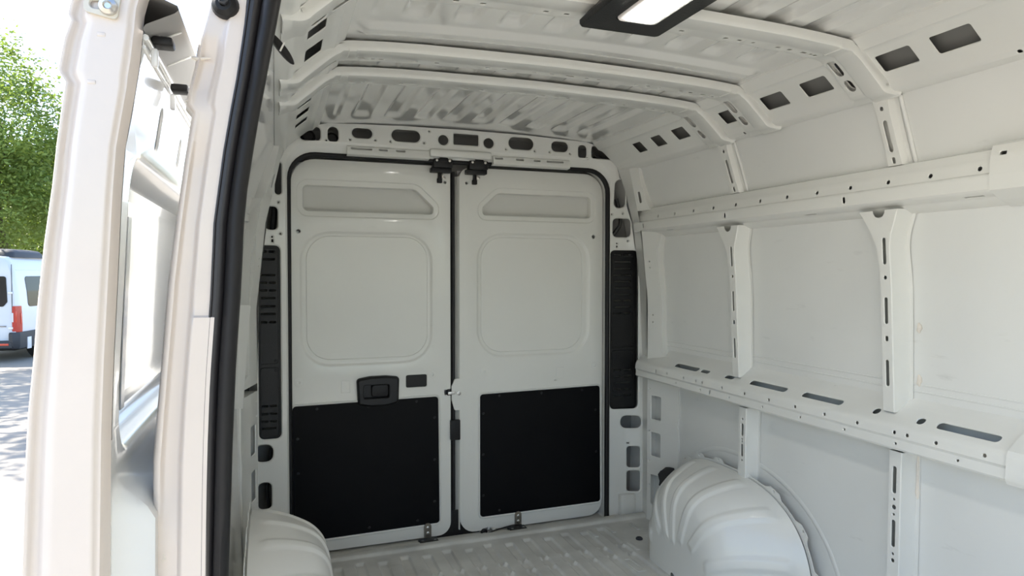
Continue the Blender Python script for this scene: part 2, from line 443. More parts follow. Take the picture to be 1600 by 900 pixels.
def roof_bow(Yc, holes_dx):
    def f(s, t, d):
        i = 0
        while i < len(Ls) - 2 and t > Ls[i + 1]: i += 1
        q = (t - Ls[i]) / (Ls[i + 1] - Ls[i]); dy = lerp(SEC[i][0], SEC[i + 1][0], q); lf = lerp(SEC[i][1], SEC[i + 1][1], q)
        p, n = atb(s)
        # path runs right -> left, its left-hand normal points down into the cargo space
        edge = max(0, 1 - abs(s - 0) / .03, 1 - abs(Lb[-1] - s) / .03)
        q2 = p + n * (lf - d)
        return Vector((q2.x, Yc + dy * (1 + .35 * edge), q2.y))
    tf = (Ls[7] + Ls[8]) / 2
    hs = [rrect(bow_t(x), tf, wd * 1.35, .011, .003, 2) for x, wd in holes_dx]
    for s_ in (1, -1):
        hs.append(rrect(bow_t(.690 * s_), tf, .062, .026, .012, 4)); hs.append(rrect(bow_t(.742 * s_), tf - .002, .042, .026, .012, 4))
    cr = [[(0, t), (Lb[-1], t)] for t in Ls[1:-1]] + [[(s, 0), (s, Ls[-1])] for s in Lb[1:-1]]
    return plate('roof_bow', [(0, 0), (Lb[-1], 0), (Lb[-1], Ls[-1]), (0, Ls[-1])], hs, f, 'paint', ceiling, th=.004, lip=.001, hd=.0008, creases=cr, ang=40)
hx = []
for x, wd in ((-.60, .016), (-.565, .008), (-.54, .012), (-.44, .010), (-.375, .010), (-.215, .010), (-.16, .010), (-.06, .010), (.0, .010), (.065, .020), (.125, .010), (.17, .010), (.31, .010), (.355, .010), (.40, .007), (.485, .010), (.525, .010), (.575, .014), (.60, .006), (.615, .008)): hx.append((x, wd))
for Yb in BOWS: roof_bow(Yb, hx)
# weld joint lines where the bow ends overlap the centre
for Yb in (1.432, 1.90, 2.145):
    for s_ in (1, -1):
        t0 = bow_t(.632 * s_)
        V = []; F = []
        for ds in (-.012, -.010, .010, .012):
            p, n = atb(t0 + ds)
            for k_, (dy, lf) in enumerate(SEC[1:7]):
                q = p + n * (lf + (.0025 if abs(ds) < .011 else 0)); V.append((q.x, Yb + dy * 1.03, q.y))
        F = [(a * 6 + b, a * 6 + b + 1, a * 6 + b + 7, a * 6 + b + 6) for a in range(3) for b in range(5)]
        mk('bow_joint_plate', V, F, 'paint', ceiling)

# ---- ceiling lamp
lamp = empty('ceiling_lamp', (-.033, 1.215, 1.846), label='black framed rectangular LED lamp, lit, under the van roof', cat='lamp')
LP = (-.033, 1.22)
def lrect(w_, h_, r_, z, dx=0, dy=0): return [(x - 0, y, z) for x, y in rrect(dx, dy, w_, h_, r_, 4)]
rings = [lrect(.17, .44, .01, .035), lrect(.20, .475, .012, .016), lrect(.222, .50, .012, .004), lrect(.222, .50, .012, -.004), lrect(.216, .494, .012, -.010), lrect(.110, .345, .016, -.012), lrect(.104, .339, .014, -.006), lrect(.104, .339, .014, .006)]
V, F = loft(rings, cap0=True, cap1=True); mk('housing', V, F, 'plastic', lamp)
V, F = loft([lrect(.104, .339, .014, -.006), lrect(.104, .339, .014, -.012), lrect(.100, .335, .014, -.0155), lrect(.082, .315, .012, -.016), lrect(.080, .313, .012, -.011)]); mk('lens_rim', V, F, 'lensrim', lamp)
V, F = loft([lrect(.084, .317, .012, -.012), lrect(.078, .311, .012, -.018), lrect(.04, .27, .012, -.019)], cap0=True, cap1=True); mk('diffuser', V, F, 'lens', lamp)

# ================================================================== RIGHT WALL
# ---- upper longitudinal rail
RAIL = [(.93, 1.560), (.896, 1.558), (.884, 1.553), (.878, 1.530), (.876, 1.526), (.872, 1.494), (.866, 1.490), (.864, 1.486), (.867, 1.452), (.872, 1.446), (.90, 1.436), (.906, 1.428), (.94, 1.414)]
hs = []
for u, v in ((1028, 337), (1054, 334), (1083, 330), (1114, 325), (1149, 320.5), (1187, 315), (1229, 309), (1276, 303), (1328, 295), (1387, 287), (1453, 278), (1530, 267)):
    p = onX(u, v, .873); hs.append(circ(p.y, tz(RAIL, 1.508), .0062, 10))
for u, v in ((1005, 360), (1132, 342), (1318, 321)):
    p = onX(u, v, .866); hs.append(rrect(p.y, tz(RAIL, 1.470), .010, .020, .005, 3))
for u in (1046, 1265, 1520):
    p = onX(u, 340, .89); hs.append(rrect(p.y, tz(RAIL, 1.4385), .055, .006, .003, 2))
strip('upper_rail', RAIL, 1.15, 2.93, hs, 'paint', wall_r, 1, sgn=1, ysub=6)
RAIL2 = [(x - .008, z) for x, z in RAIL]
strip('rail_bracket', [(.93, 1.572), (.886, 1.568), (.870, 1.560), (.862, 1.535), (.858, 1.486), (.862, 1.448), (.90, 1.425), (.94, 1.41)], .55, 1.165, [rrect(1.135, .085, .016, .010, .002, 2)], 'paint', wall_r, 1, sgn=1, ysub=3)
# ---- lower shelf rail
SHELF = [(.972, .862), (.962, .846), (.948, .836), (.940, .828), (.892, .796), (.884, .789), (.880, .780), (.877, .756), (.881, .751), (.883, .747), (.880, .722), (.884, .716), (.905, .712), (.97, .700)]
hs = []
ts_top = tz(SHELF, .811)
for (u0, v0), (u1, v1), wd in (((1052, 570), (1091, 578), .024), ((1093, 579), (1106, 582), .018), ((1128, 588), (1142, 591), .020), ((1168, 597), (1224, 610), .024), ((1246, 616), (1313, 630), .024), ((1352, 642), (1375, 643), .026), ((1419, 658), (1446, 659), .026), ((1453, 665), (1559, 687), .026)):
    a = onZ(u0, v0, .811); b = onZ(u1, v1, .811); ya, yb = sorted((a.y, b.y))
    hs.append(rrect((ya + yb) / 2, ts_top, yb - ya, wd, .011, 4))
for u, v in ((1042, 584), (1068, 590), (1087, 595), (1097, 598), (1128, 606), (1163, 615), (1201, 625), (1242, 635), (1288, 647), (1339, 660), (1397, 675), (1417, 680), (1462, 692), (1538, 711)):
    p = onX(u, v, .879); hs.append(circ(p.y, tz(SHELF, .768), .0052, 9))
for u, v in ((1056, 600), (1094, 610), (1139, 623), (1191, 637), (1250, 654), (1319, 674), (1399, 696), (1496, 722)):
    p = onX(u, v, .882); hs.append(circ(p.y, tz(SHELF, .735), .0036, 8))
for u, v in ((1025, 578), (1108, 613)):
    p = onX(u, v, .88); hs.append(rrect(p.y, tz(SHELF, .765 if u < 1100 else .735), .008, .016, .003, 2))
strip('shelf_rail', SHELF, 1.105, 2.93, hs, 'paint', wall_r, 1, sgn=1, ysub=6)
strip('shelf_bracket', [(.972, .872), (.945, .845), (.890, .806), (.876, .796), (.870, .780), (.868, .725), (.874, .712), (.905, .706), (.97, .695)], .55, 1.12, [], 'paint', wall_r, 1, sgn=1, ysub=3)
# seam of the skin above the shelf, weld dimples
for z_ in (.905, .884):
    extrude('skin_seam', [(skinx(z_ + .0035) + .001, z_ + .0035), (skinx(z_) - .0016, z_ + .0012), (skinx(z_) - .0016, z_ - .0012), (skinx(z_ - .0035) + .001, z_ - .0035)], 1.0, 2.82, 'skin', wall_r)
for u, v in ((1176, 579), (1202, 585), (1231, 594), (1306, 605), (1384, 621), (1478, 645)):
    p = onX(u, v, .966); lathe('weld_dimple', [(.009, 0), (.009, .0022), (.0075, .0035), (.006, .0012)], (.9685, p.y, p.z), (-1, 0, 0), 'skin', wall_r, n=12)

# ---- posts: flared face with slots, flanks running back to the skin
def post(name, parent, side, Yc, lev, xf, slots, notch=None, gap=0, depth=None, mtl='paint'):
    """lev: [(z, yl, yr)] half widths about Yc (far side +, near side -); xf(z): X of the face"""
    far = [(Yc + a, z) for z, a, b in lev]; near = [(Yc + b, z) for z, a, b in lev]
    out = near + far[::-1]
    if notch:
        zt = lev[-1][0]
        arc = [(Yc + notch[0] + notch[1] * math.cos(math.pi * i / 8), zt - notch[1] * math.sin(math.pi * i / 8) * 1.1) for i in range(9)]
        out = near + arc[::-1] + far[::-1] if arc[0][0] > arc[-1][0] else near + arc + far[::-1]
    f = lambda s, t, d: Vector(((xf(t) + d) * side, s, t))
    cr = [[(Yc - .2, z), (Yc + .2, z)] for z, a, b in lev[1:-1]]
    V, F = plate('', out, slots, f, '', th=.004, lip=.0016, hd=.0012, mk_it=False, rim=False, creases=cr)
    for edge, sg in ((far, 1), (near, -1)):
        n = 5; b0 = len(V)
        for (yy, z) in edge:
            xw = (depth(z) if depth else skinx(z)) - .0015
            V += [Vector((xf(z) * side, yy, z)), Vector(((xf(z) + .0025) * side, yy + sg * .0022, z)), Vector(((xw - .004) * side, yy + sg * .007, z)), Vector(((xw - .001) * side, yy + sg * .009, z)), Vector((xw * side, yy + sg * .020, z))]
        for i in range(len(edge) - 1):
            for j in range(n - 1): F.append((b0 + i * n + j, b0 + i * n + j + 1, b0 + (i + 1) * n + j + 1, b0 + (i + 1) * n + j))
    return mk(name, V, F, mtl, parent)
xfm = lambda z: interp(z, [.7, .82, 1.2, 1.43], [.918, .914, .896, .880])
MIDLEV = [(.818, .019, -.017), (1.0, .018, -.017), (1.2, .018, -.017), (1.26, .020, -.016), (1.315, .027, -.015), (1.355, .042, -.021), (1.395, .064, -.036), (1.428, .086, -.047)]
def midslots(Yc, o=0):
    S = []
    for z0, z1 in ((1.265, 1.345), (1.085, 1.165), (.895, .975)): S.append(rrect(Yc + .002 + o, (z0 + z1) / 2, .011, z1 - z0, .0055, 3))
    for z_ in (1.225, 1.04): S.append(rrect(Yc + .002 + o, z_, .010, .016 if z_ < 1.1 else .011, .004, 3))
    return S
for Yc in (1.492, 2.200, .80):
    post('post', wall_r, 1, Yc, MIDLEV, xfm, midslots(Yc), notch=(.015, .021))
# sealant beads beside the posts
for Yc, zz in ((1.53, ((1.24, 1.30), (1.04, 1.10), (.95, 1.0))), (1.435, ((.90, .935), (1.06, 1.09)))):
    for z0, z1 in zz:
        path = [(skinx(lerp(z0, z1, i / 4)) - .002, Yc + .0025 * math.sin(i * 2), lerp(z0, z1, i / 4)) for i in range(5)]
        tube('sealant_bead', path, [.002, .006, .007, .006, .002], 'seal', wall_r, n=7)
# lower posts under the shelf
xfl = lambda z: interp(z, [0, .7], [.905, .914])
def lowslots(Yc):
    S = [rrect(Yc + .001, .615, .012, .082, .006, 3), rrect(Yc + .001, .452, .012, .082, .006, 3), rrect(Yc + .001, .25, .012, .08, .006, 3)]
    for z_, r_ in ((.556, .004), (.532, .007), (.510, .004), (.39, .004), (.37, .006)): S.append(circ(Yc + .001, z_, r_, 8))
    return S
LOWLEV = [(.03, .019, -.019), (.40, .019, -.019), (.48, .019, -.019), (.68, .018, -.019), (.702, .019, -.020)]
for Yc in (1.468, .80): post('lower_post', wall_r, 1, Yc, LOWLEV, xfl, lowslots(Yc))
S = [rrect(2.157, .612, .012, .05, .006, 3), rrect(2.157, .53, .012, .05, .006, 3)] + [circ(2.157, z_, .004, 7) for z_ in (.655, .565, .49, .575)]
post('lower_post', wall_r, 1, 2.157, [(.34, .021, -.021), (.44, .021, -.021), (.52, .020, -.019), (.56, .020, -.019), (.702, .021, -.020)], xfl, S)
# sealant along lower post
tube('sealant_bead', [(skinx(z_) - .002, 1.436, z_) for z_ in (.69, .66, .62, .58, .56)], [.002, .005, .004, .006, .002], 'seal', wall_r, n=7)
# upper posts between rail and cant rail
xfu = lambda z: skinx(z) - interp(z, [1.55, 1.75], [.022, .022])
for Yc in (1.455, 2.175, .8):
    lev = [(1.556, .024, -.022), (1.60, .022, -.020), (1.70, .022, -.020), (1.752, .026, -.026)]
    S = [rrect(Yc + .003, 1.640, .014, .090, .007, 4), circ(Yc + .003, 1.718, .006, 8), rrect(Yc + .003, 1.571, .010, .018, .004, 3)]
    post('upper_post', wall_r, 1, Yc, lev, xfu, S)
    path = [(skinx(lerp(1.56, 1.745, i / 6)) - .003, Yc - .052, lerp(1.56, 1.745, i / 6)) for i in range(7)]
    tube('skin_bead', path, .006, 'skin', wall_r, n=8)

# ---- wheel arches with stamped radial beads
def wheel_arch(side, parent, Yc=2.28, XI=.672, Lh=.50, H=.432, LF=.405):
    na, ns = 150, 64; V = []; F = []
    # cross path: (radius fraction, X) from the inner face centre out and over to the flange
    CQ = [(.03, .04, 0), (.25, .36, .001), (.40, .58, .004), (.475, .70, .012), (.54, .79, .030), (.61, .86, .060), (.69, .91, .10), (.78, .95, .145), (.87, .975, .19), (.95, .99, .232), (.985, .996, .250)]
    ry_ = smooth_prof([(a, XI + c) for a, b, c in CQ], 6); rz_ = smooth_prof([(b, XI + c) for a, b, c in CQ], 6)
    CP = rz_; L = [0]
    for i in range(1, len(CP)): L.append(L[-1] + math.hypot((CP[i][0] - CP[i - 1][0]) * .43, CP[i][1] - CP[i - 1][1]))
    tot = L[-1]; S = [tot * j / ns for j in range(ns + 1)]
    rr = [interp(s, L, [c[0] for c in CP]) for s in S]; ry = [interp(s, L, [c[0] for c in ry_]) for s in S]; xx = [interp(s, L, [c[1] for c in CP]) for s in S]
    beads = [R(a) for a in (22, 45, 66, 88, 110, 132, 155)]
    def pt(a, j, d=0):
        ca, sa = math.cos(a), math.sin(a)
        e = 2.8; den = (abs(ca) ** e + abs(sa) ** e) ** (1 / e)
        y = ry[j] * (Lh if ca < 0 else LF) * ca / den; z = rr[j] * H * sa / den
        return Vector((xx[j], Yc + y, z))
    P = [[pt(math.pi * i / na, j) for j in range(ns + 1)] for i in range(na + 1)]
    for i in range(na + 1):
        a = math.pi * i / na
        for j in range(ns + 1):
            i0, i1 = max(i - 1, 0), min(i + 1, na); j0, j1 = max(j - 1, 0), min(j + 1, ns)
            n = (P[i1][j] - P[i0][j]).cross(P[i][j1] - P[i][j0]); 
            if n.length > 0: n.normalize()
            if n.x > 0 or n.z < -.2: n = -n
            sf = S[j] / tot; d = 0
            for k_, b in enumerate(beads):
                arc = abs(a - b) * rr[j] * .44
                start = (.40, .30, .22, .20, .24, .30, .42)[k_]
                d += (1 - sstep(.017, .026, arc)) * sstep(start, start + .05, sf) * (1 - sstep(.90, .95, sf))
            p = P[i][j] + n * (.0065 * min(1, d)); V.append((p.x * side, p.y, max(p.z, -.002)))
    for i in range(na):
        for j in range(ns):
            b = i * (ns + 1) + j; F.append((b, b + 1, b + ns + 2, b + ns + 1))
    arch = mk('wheel_arch', V, F, 'floor' if False else 'paint', parent, ang=70, label='white stamped wheel arch with radial beads')
    # flange: thin scalloped ring with tabs and holes
    xo = XI + .255
    def rim(a, k_):
        ca, sa = math.cos(a), math.sin(a); e = 2.8; den = (abs(ca) ** e + abs(sa) ** e) ** (1 / e)
        return (Yc + k_ * (Lh if ca < 0 else LF) * ca / den, k_ * H * sa / den)
    tabs = [R(t) for t in (18, 37, 52, 66, 84, 103, 121, 140, 160)]
    outer = []; inner = []
    N = 140
    for i in range(N + 1):
        a = math.pi * i / N; b = 0
        for t in tabs: b = max(b, 1 - sstep(.045, .085, abs(a - t)))
        outer.append(rim(a, 1.012 + .035 * b)); inner.append(rim(a, .985))
    hl = [circ(*rim(t, 1.03), .005, 8) for t in tabs]
    plate('flange', outer + inner[::-1], hl, lambda s, t, d: Vector(((xo + d) * side, s, t)), 'paint', arch, th=.003, lip=.001)
    return arch
wheel_arch(1, wall_r)
wheel_arch(-1, wall_l)
# stamped arch ridge in the skin behind the wheel arch
path = []
for i in range(41):
    a = math.pi * i / 40; ca, sa = math.cos(a), math.sin(a); den = (abs(ca) ** 2.2 + abs(sa) ** 2.2) ** (1 / 2.2)
    z_ = .485 * sa / den; path.append((skinx(z_) - .0, 2.26 + (.575 if ca < 0 else .47) * ca / den, z_))
tube('skin_arch_ridge', path, .002, 'skin', wall_r, n=8, rb=.010, upv=(1, 0, 0))
# torn black foam behind the arch
foam = empty('foam_block', (.93, 2.70, .245), label='torn black foam block behind the right wheel arch', cat='foam')
rnd = random.Random(3)
rings = []
for k_, x_ in enumerate((-.03, 0, .03)):
    ring_ = []
    for i in range(16):
        a = 2 * math.pi * i / 16; r_ = (.05 + .02 * rnd.uniform(-1, 1)) * (.85 if k_ != 1 else 1)
        ring_.append((x_, r_ * 1.25 * math.cos(a), r_ * math.sin(a)))
    rings.append(ring_)
V, F = loft(rings, cap0=True, cap1=True); mk('foam_body', V, F, 'dark', foam)

# ================================================================== REAR FRAME
def fp(u, v, Y=None): p = onY(u, v, FRAME if Y is None else Y); return (p.x, p.z)
def pxrect(u0, v0, u1, v1, r, Y=None, n=4):
    """rounded opening whose corners are measured in the photograph, on the plane Y"""
    a = fp(u0, v0, Y); b = fp(u1, v1, Y)
    return rrect((a[0] + b[0]) / 2, (a[1] + b[1]) / 2, abs(b[0] - a[0]), abs(b[1] - a[1]), r, n)
OX0, OX1, OZ0, OZ1 = -.787, .757, -.03, 1.757       # door opening
def opening(d, dt=None):
    dt = d if dt is None else dt
    return rpoly([(OX0 - d, OZ0 - d), (OX1 + d, OZ0 - d), (OX1 + d, OZ1 + dt), (OX0 - d, OZ1 + dt)], [.02, .02, .115 + d, .115 + d], 8)
PR = 3.0                                            # right rear pillar face beside the opening
def ffy(x, z): return FRAME + (PR - FRAME) * (1 - sstep(.84, .94, x)) * sstep(.5, .7, x) * (1 - sstep(1.62, 1.80, z))
ob = [(-.955, -.06), (-.955, .3), (-.945, .8), (-.925, 1.2), (-.885, 1.5), (-.845, 1.66), (-.79, 1.78), (-.72, 1.86), (-.62, 1.888), (-.3, 1.899), (0, 1.902), (.3, 1.899), (.62, 1.888), (.72, 1.86), (.79, 1.78), (.84, 1.66), (.885, 1.5), (.925, 1.2), (.945, .8), (.95, .3), (.95, -.06)]
holes = [
    pxrect(468, 196, 501, 220, .018), pxrect(512, 197, 529, 223, .022), pxrect(550, 199, 582, 217, .024), pxrect(612, 201, 657, 223, .03),
    pxrect(685, 210, 701, 227, .025), pxrect(709, 208, 748, 228, .006), pxrect(756, 215, 772, 232, .025), pxrect(795, 213, 834, 235, .03),
    pxrect(862, 220, 888, 238, .024), pxrect(904, 226, 917, 248, .02), pxrect(925, 228, 955, 249, .012),
    pxrect(429, 252, 440, 304, .018), pxrect(414, 322, 434, 359, .018), pxrect(402, 383, 440, 685, .022), pxrect(398, 697, 427, 721, .028), pxrect(403, 756, 425, 795, .02), pxrect(403, 801, 425, 829, .018),
    pxrect(960, 281, 977, 325, .026, PR), pxrect(958, 341, 984, 371, .022, PR), pxrect(954, 391, 993, 637, .025, PR), pxrect(970, 650, 998, 667, .03, PR), pxrect(979, 697, 996, 728, .014, PR), pxrect(979, 735, 996, 765, .014, PR)]
dots = [(510, 219.5), (547, 218), (586.5, 219), (610, 221), (663, 223), (671, 205), (791, 233), (836, 236), (859, 237.5), (891, 240), (918, 247), (420, 313), (435, 316), (412, 364), (438, 365), (425, 370), (961, 334), (978, 333), (954, 375), (985, 376), (969, 380), (450.5, 220), (965, 254)]
holes += [circ(*fp(u, v), .0042, 6) for u, v in dots]
holes += [rrect(*fp(425.5, 376), .008, .013, .002, 2), rrect(*fp(969, 385), .008, .010, .002, 2), rrect(*fp(985, 694), .014, .006, .002, 2)]
ff = lambda s, t, d: Vector((s, ffy(s, t) + d, t))
V, F = plate('', ob, holes, ff, '', th=.006, lip=.005, mk_it=False, big=[opening(.010, .052)], rim=False, pts=[(x_, z_) for x_ in (.82, .86, .88, .90, .92, .94) for z_ in (0, .1, .3, .5, .56, .8, 1.0, 1.2, 1.38, 1.45, 1.55)] + [(x_, z_) for x_ in (.77, .8, .83) for z_ in (1.65, 1.7, 1.75)])
op = [[(x, max(ffy(x, z) + y_, FRAME + .036 if y_ > .03 else 0), z) for x, z in opening(d, dt)] for d, dt, y_ in ((.010, .052, 0), (.0085, .046, .002), (.007, .034, .008), (.005, .026, .012), (.003, .012, .016), (.002, .006, .022), (.002, .002, .10))]
V2, F2 = loft(op); b = len(V)
mk('rear_frame', V + V2, F + [tuple(i + b for i in f) for f in F2], 'paint', wall_b, weld=2e-5)
# header lip boxes either side of the centre housing with dark slots
for (u0, v0), (u1, v1), slots in (((543, 233), (672, 244), ((549, 237, 582), (593, 239.5, 606), (620, 241, 634))), ((772, 249), (892, 258), ((775, 249.5, 787), (808, 251.5, 820), (836, 253, 846), (856, 254, 882)))):
    a = fp(u0, v0, FRAME - .02); c = fp(u1, v1, FRAME - .02)
    x0, x1 = a[0], c[0]; zt = max(a[1], c[1]) + .014; zb = zt - .034
    sh = []
    for (us, vs, ue) in slots:
        pa = fp(us, vs, FRAME - .02); pb = fp(ue, vs, FRAME - .02); sh.append(rrect((pa[0] + pb[0]) / 2, .016, pb[0] - pa[0], .009, .003, 2))
    prof = [(FRAME + .001, zt + .006), (FRAME - .006, zt), (FRAME - .012, zb + .010), (FRAME - .012, zb + .003), (FRAME - .009, zb), (FRAME + .03, zb - .004)]
    Lq = [0]
    for i in range(1, len(prof)): Lq.append(Lq[-1] + math.hypot(prof[i][0] - prof[i - 1][0], prof[i][1] - prof[i - 1][1]))
    def fl(s, t, d, prof=prof, Lq=Lq):
        return Vector((s, interp(t, Lq, [p[0] for p in prof]) + d, interp(t, Lq, [p[1] for p in prof])))
    plate('header_lip', [(x0, 0), (x1, 0), (x1, Lq[-1]), (x0, Lq[-1])], sh, fl, 'paint', wall_b, creases=[[(x0, t), (x1, t)] for t in Lq[1:-1]], rim=True, rimd=.02, lip=.002)
# centre housing below the header openings
a = fp(668, 236, FRAME - .03); c = fp(775, 246, FRAME - .03)
box('header_housing', ((a[0] + c[0]) / 2, FRAME - .006, 1.786), (c[0] - a[0] - .03, .024, .034), 'paint', wall_b, bev=.008, seg=3)
# cavity parts seen through the openings: rear shell, harness
mk('rear_shell', [(-.97, 3.13, -.12), (.97, 3.13, -.12), (.98, 3.13, 1.3), (.90, 3.13, 1.75), (.75, 3.13, 1.95), (-.75, 3.13, 1.95), (-.90, 3.13, 1.75), (-.98, 3.13, 1.3)], [tuple(range(8))], 'primer_shade', wall_b)
def harness(pts, r=.006):
    tube('wire', smooth3(pts), r, 'wire', wall_b, n=6)
def smooth3(P, n=5):
    P = [Vector(p) for p in P]; out = []
    for i in range(len(P) - 1):
        p0 = P[max(i - 1, 0)]; p1 = P[i]; p2 = P[i + 1]; p3 = P[min(i + 2, len(P) - 1)]
        for j in range(n):
            t = j / n; out.append(.5 * (2 * p1 + (p2 - p0) * t + (2 * p0 - 5 * p1 + 4 * p2 - p3) * t * t + (3 * p1 - p0 - 3 * p2 + p3) * t ** 3))
    out.append(P[-1]); return out
harness([(-.85, 3.03, 1.62), (-.84, 3.03, 1.5), (-.86, 3.03, 1.36)], .012)
harness([(-.86, 3.03, .48), (-.88, 3.02, .3), (-.86, 3.03, .15), (-.87, 3.03, .05)], .008)
harness([(.82, 3.03, 1.62), (.84, 3.02, 1.50), (.80, 3.03, 1.42), (.86, 3.03, 1.36)], .010)
harness([(.30, 3.04, 1.80), (.38, 3.02, 1.825), (.46, 3.03, 1.805)], .004)
harness([(.68, 3.02, 1.84), (.72, 3.0, 1.80), (.70, 3.02, 1.78)], .006)
for x_, z_ in ((-.70, 1.835), (-.60, 1.83), (.70, 1.80)):
    lathe('grommet', [(.03, 0), (.032, .01), (.022, .014), (.02, .03)], (x_, 3.05, z_), (0, -1, 0), 'rubber', wall_b, n=14)

# ---- rear weatherstrip
path = [(x, FRAME + .034, z) for x, z in opening(.0)]
tube('weatherstrip', path, .0125, 'rubber', wall_b, closed=True, n=10, rb=.014)

# ---- pillar vent grilles
def grille(u0, v0, u1, v1, rows, FRAME):
    a = fp(u0, v0, FRAME + .012); c = fp(u1, v1, FRAME + .012)
    x0, x1 = min(a[0], c[0]), max(a[0], c[0]); z0, z1 = c[1], a[1]; wd = x1 - x0
    S = []
    for v, kind in rows:
        z = fp(u0, v, FRAME + .012)[1]
        if kind == 1: S.append(rrect((x0 + x1) / 2 - .004, z, wd * .62, .0075, .003, 2))
        else:
            for q in (-.20, .19): S.append(rrect((x0 + x1) / 2 - .004 + q * wd, z, wd * .29, .0075, .003, 2))
    o = plate('vent_grille', rrect((x0 + x1) / 2, (z0 + z1) / 2, wd + .010, z1 - z0 + .010, .026, 5), S, lambda s, t, d: Vector((s, FRAME + .012 + d, t)), 'plastic', wall_b, th=.006, lip=.002, label='black plastic vent grille in the rear pillar')
    # raised frames of the two covers
    zm = lerp(z0, z1, .38)
    for za, zb in ((z0 + .012, zm - .008), (zm + .008, z1 - .012)):
        pth = [(x, FRAME + .0115, z) for x, z in rrect((x0 + x1) / 2, (za + zb) / 2, wd - .018, zb - za, .012, 3)]
        tube('cover_rim', pth, .0022, 'plastic', o, closed=True, n=6)
    for z in (zm - .02, zm + .02, z1 - .03):
        lathe('clip', [(.007, 0), (.007, .003), (.004, .004)], (x1 - .02, FRAME + .012, z), (0, -1, 0), 'rubber', o, n=10)
grille(402, 383, 440, 685, [(393, 2), (405, 1), (430, 1), (442, 2), (454, 2), (466, 1), (479, 1), (491, 1), (504, 2), (636, 2), (648, 2), (660, 2), (671, 1)], FRAME)
grille(954, 391, 993, 637, [(398, 2), (409, 1), (420, 1), (430, 2), (440, 1), (450, 1), (460, 1), (470, 2), (480, 1), (490, 2), (579, 2), (589, 2), (599, 1), (609, 2), (619, 2)], PR)
# ---- side columns beside the rear pillars (three windows below, plain above)
for s_, par in ((1, wall_r), (-1, wall_l)):
    A_, B_ = Vector((.912, 2.87)), Vector((.966, 2.67)); e_ = (B_ - A_).normalized(); nn = Vector((-e_.y, e_.x)) * (1 if -e_.y > 0 else -1); LN = (B_ - A_).length
    def fc(s, t, d, s_=s_): q = A_ + e_ * s + nn * d; q.x += .02 * (max(0, 1.2 - t) * 0) - max(0, t - 1.1) * .11 - max(0, t - 1.45) * .12; return Vector((q.x * s_, q.y, t))
    def cp(u, v):
        d = ray(u, v); n3 = Vector((nn.x, nn.y, 0)); k_ = (Vector((A_.x, A_.y, 0)) - CAM).dot(n3) / d.dot(n3); p = CAM + d * k_
        return ((Vector((p.x, p.y)) - A_).dot(e_), p.z)
    def hr(u0, v0, u1, v1, r_):
        a = cp(u0, v0); c = cp(u1, v1); return rrect((a[0] + c[0]) / 2, (a[1] + c[1]) / 2, c[0] - a[0], a[1] - c[1], r_, 4)
    hl = [hr(1017.5, 618, 1032, 658, .006), hr(1017, 675, 1031, 716, .006), hr(1016, 741, 1030, 792, .006)]
    hl += [circ(.014, z_, .003, 6) for z_ in (.72, .66, .45, .30, .18)]
    out = rpoly([(0, -.02), (LN - .01, -.02), (LN - .01, .36), (LN, .42), (LN - .012, .50), (LN, .56), (LN - .005, .70), (LN - .005, .76), (0, .76)], .01, 2)
    plate('side_column', out, hl, fc, 'paint', par, th=.008, lip=.003, rimd=.06)
    # upper column with curved corner to the rail
    W1 = .095
    top = [(0, 1.46), (0, .79), (LN, .79), (LN - .03, .815), (W1 + .02, .84), (W1 + .004, .87), (W1, .93), (W1 - .004, 1.15), (W1 - .006, 1.30), (W1 + .006, 1.36), (W1 + .03, 1.41), (W1 + .045, 1.46)]
    hl = [circ(.035, z_, .0036, 6) for z_ in (1.295, 1.265, 1.03, .995)]
    plate('side_column', top, hl, fc, 'paint', par, th=.008, lip=.001, rimd=.06, creases=[[(-.01, z_), (.3, z_)] for z_ in (1.1, 1.2, 1.3, 1.4)])
    top2 = [(0, 1.545), (0, 1.78), (.05, 1.78), (.06, 1.74), (.055, 1.68), (.065, 1.60), (.085, 1.545)]
    hl = [rrect(.03, 1.61, .016, .055, .007, 3)]
    plate('side_column', top2, hl, fc, 'paint', par, th=.008, lip=.002, rimd=.05, creases=[[(-.01, z_), (.3, z_)] for z_ in (1.6, 1.65, 1.7, 1.75)])
    if s_ < 0:
        plate('side_column', [(0, 1.455), (.14, 1.455), (.10, 1.55), (0, 1.55)], [], fc, 'paint', par, th=.008, rimd=.05, creases=[[(-.01, 1.5), (.3, 1.5)]])
    # return from the rear pillar face to the column
    ret = [(.948, -.05), (.948, .3), (.943, .8), (.924, 1.2), (.884, 1.5), (.838, 1.66), (.79, 1.78)]
    V = []; F = []
    for x, z in ret:
        q = fc(0, z, 0, 1); V += [(x * s_, FRAME + .002, z), (lerp(x, q.x, .5) * s_, lerp(FRAME, q.y, .55), z), (q.x * s_, q.y, z)]
    for i in range(len(ret) - 1):
        for j in range(2): F.append((i * 3 + j, i * 3 + j + 1, i * 3 + j + 4, i * 3 + j + 3))
    mk('pillar_return', V, F, 'paint', par)
# base plate at the foot of the right rear pillar
box('threshold_seal', (-.03, 3.064, .03), (.24, .006, .13), 'rubber', wall_b, bev=.002)
box('pillar_foot', (.862, FRAME + .010, .045), (.085, .03, .105), 'paint', wall_b, bev=.004)
lathe('rivet', [(.008, 0), (.008, .003), (.004, .004)], (.845, FRAME - .005, .08), (0, -1, 0), 'paint', wall_b, n=10)

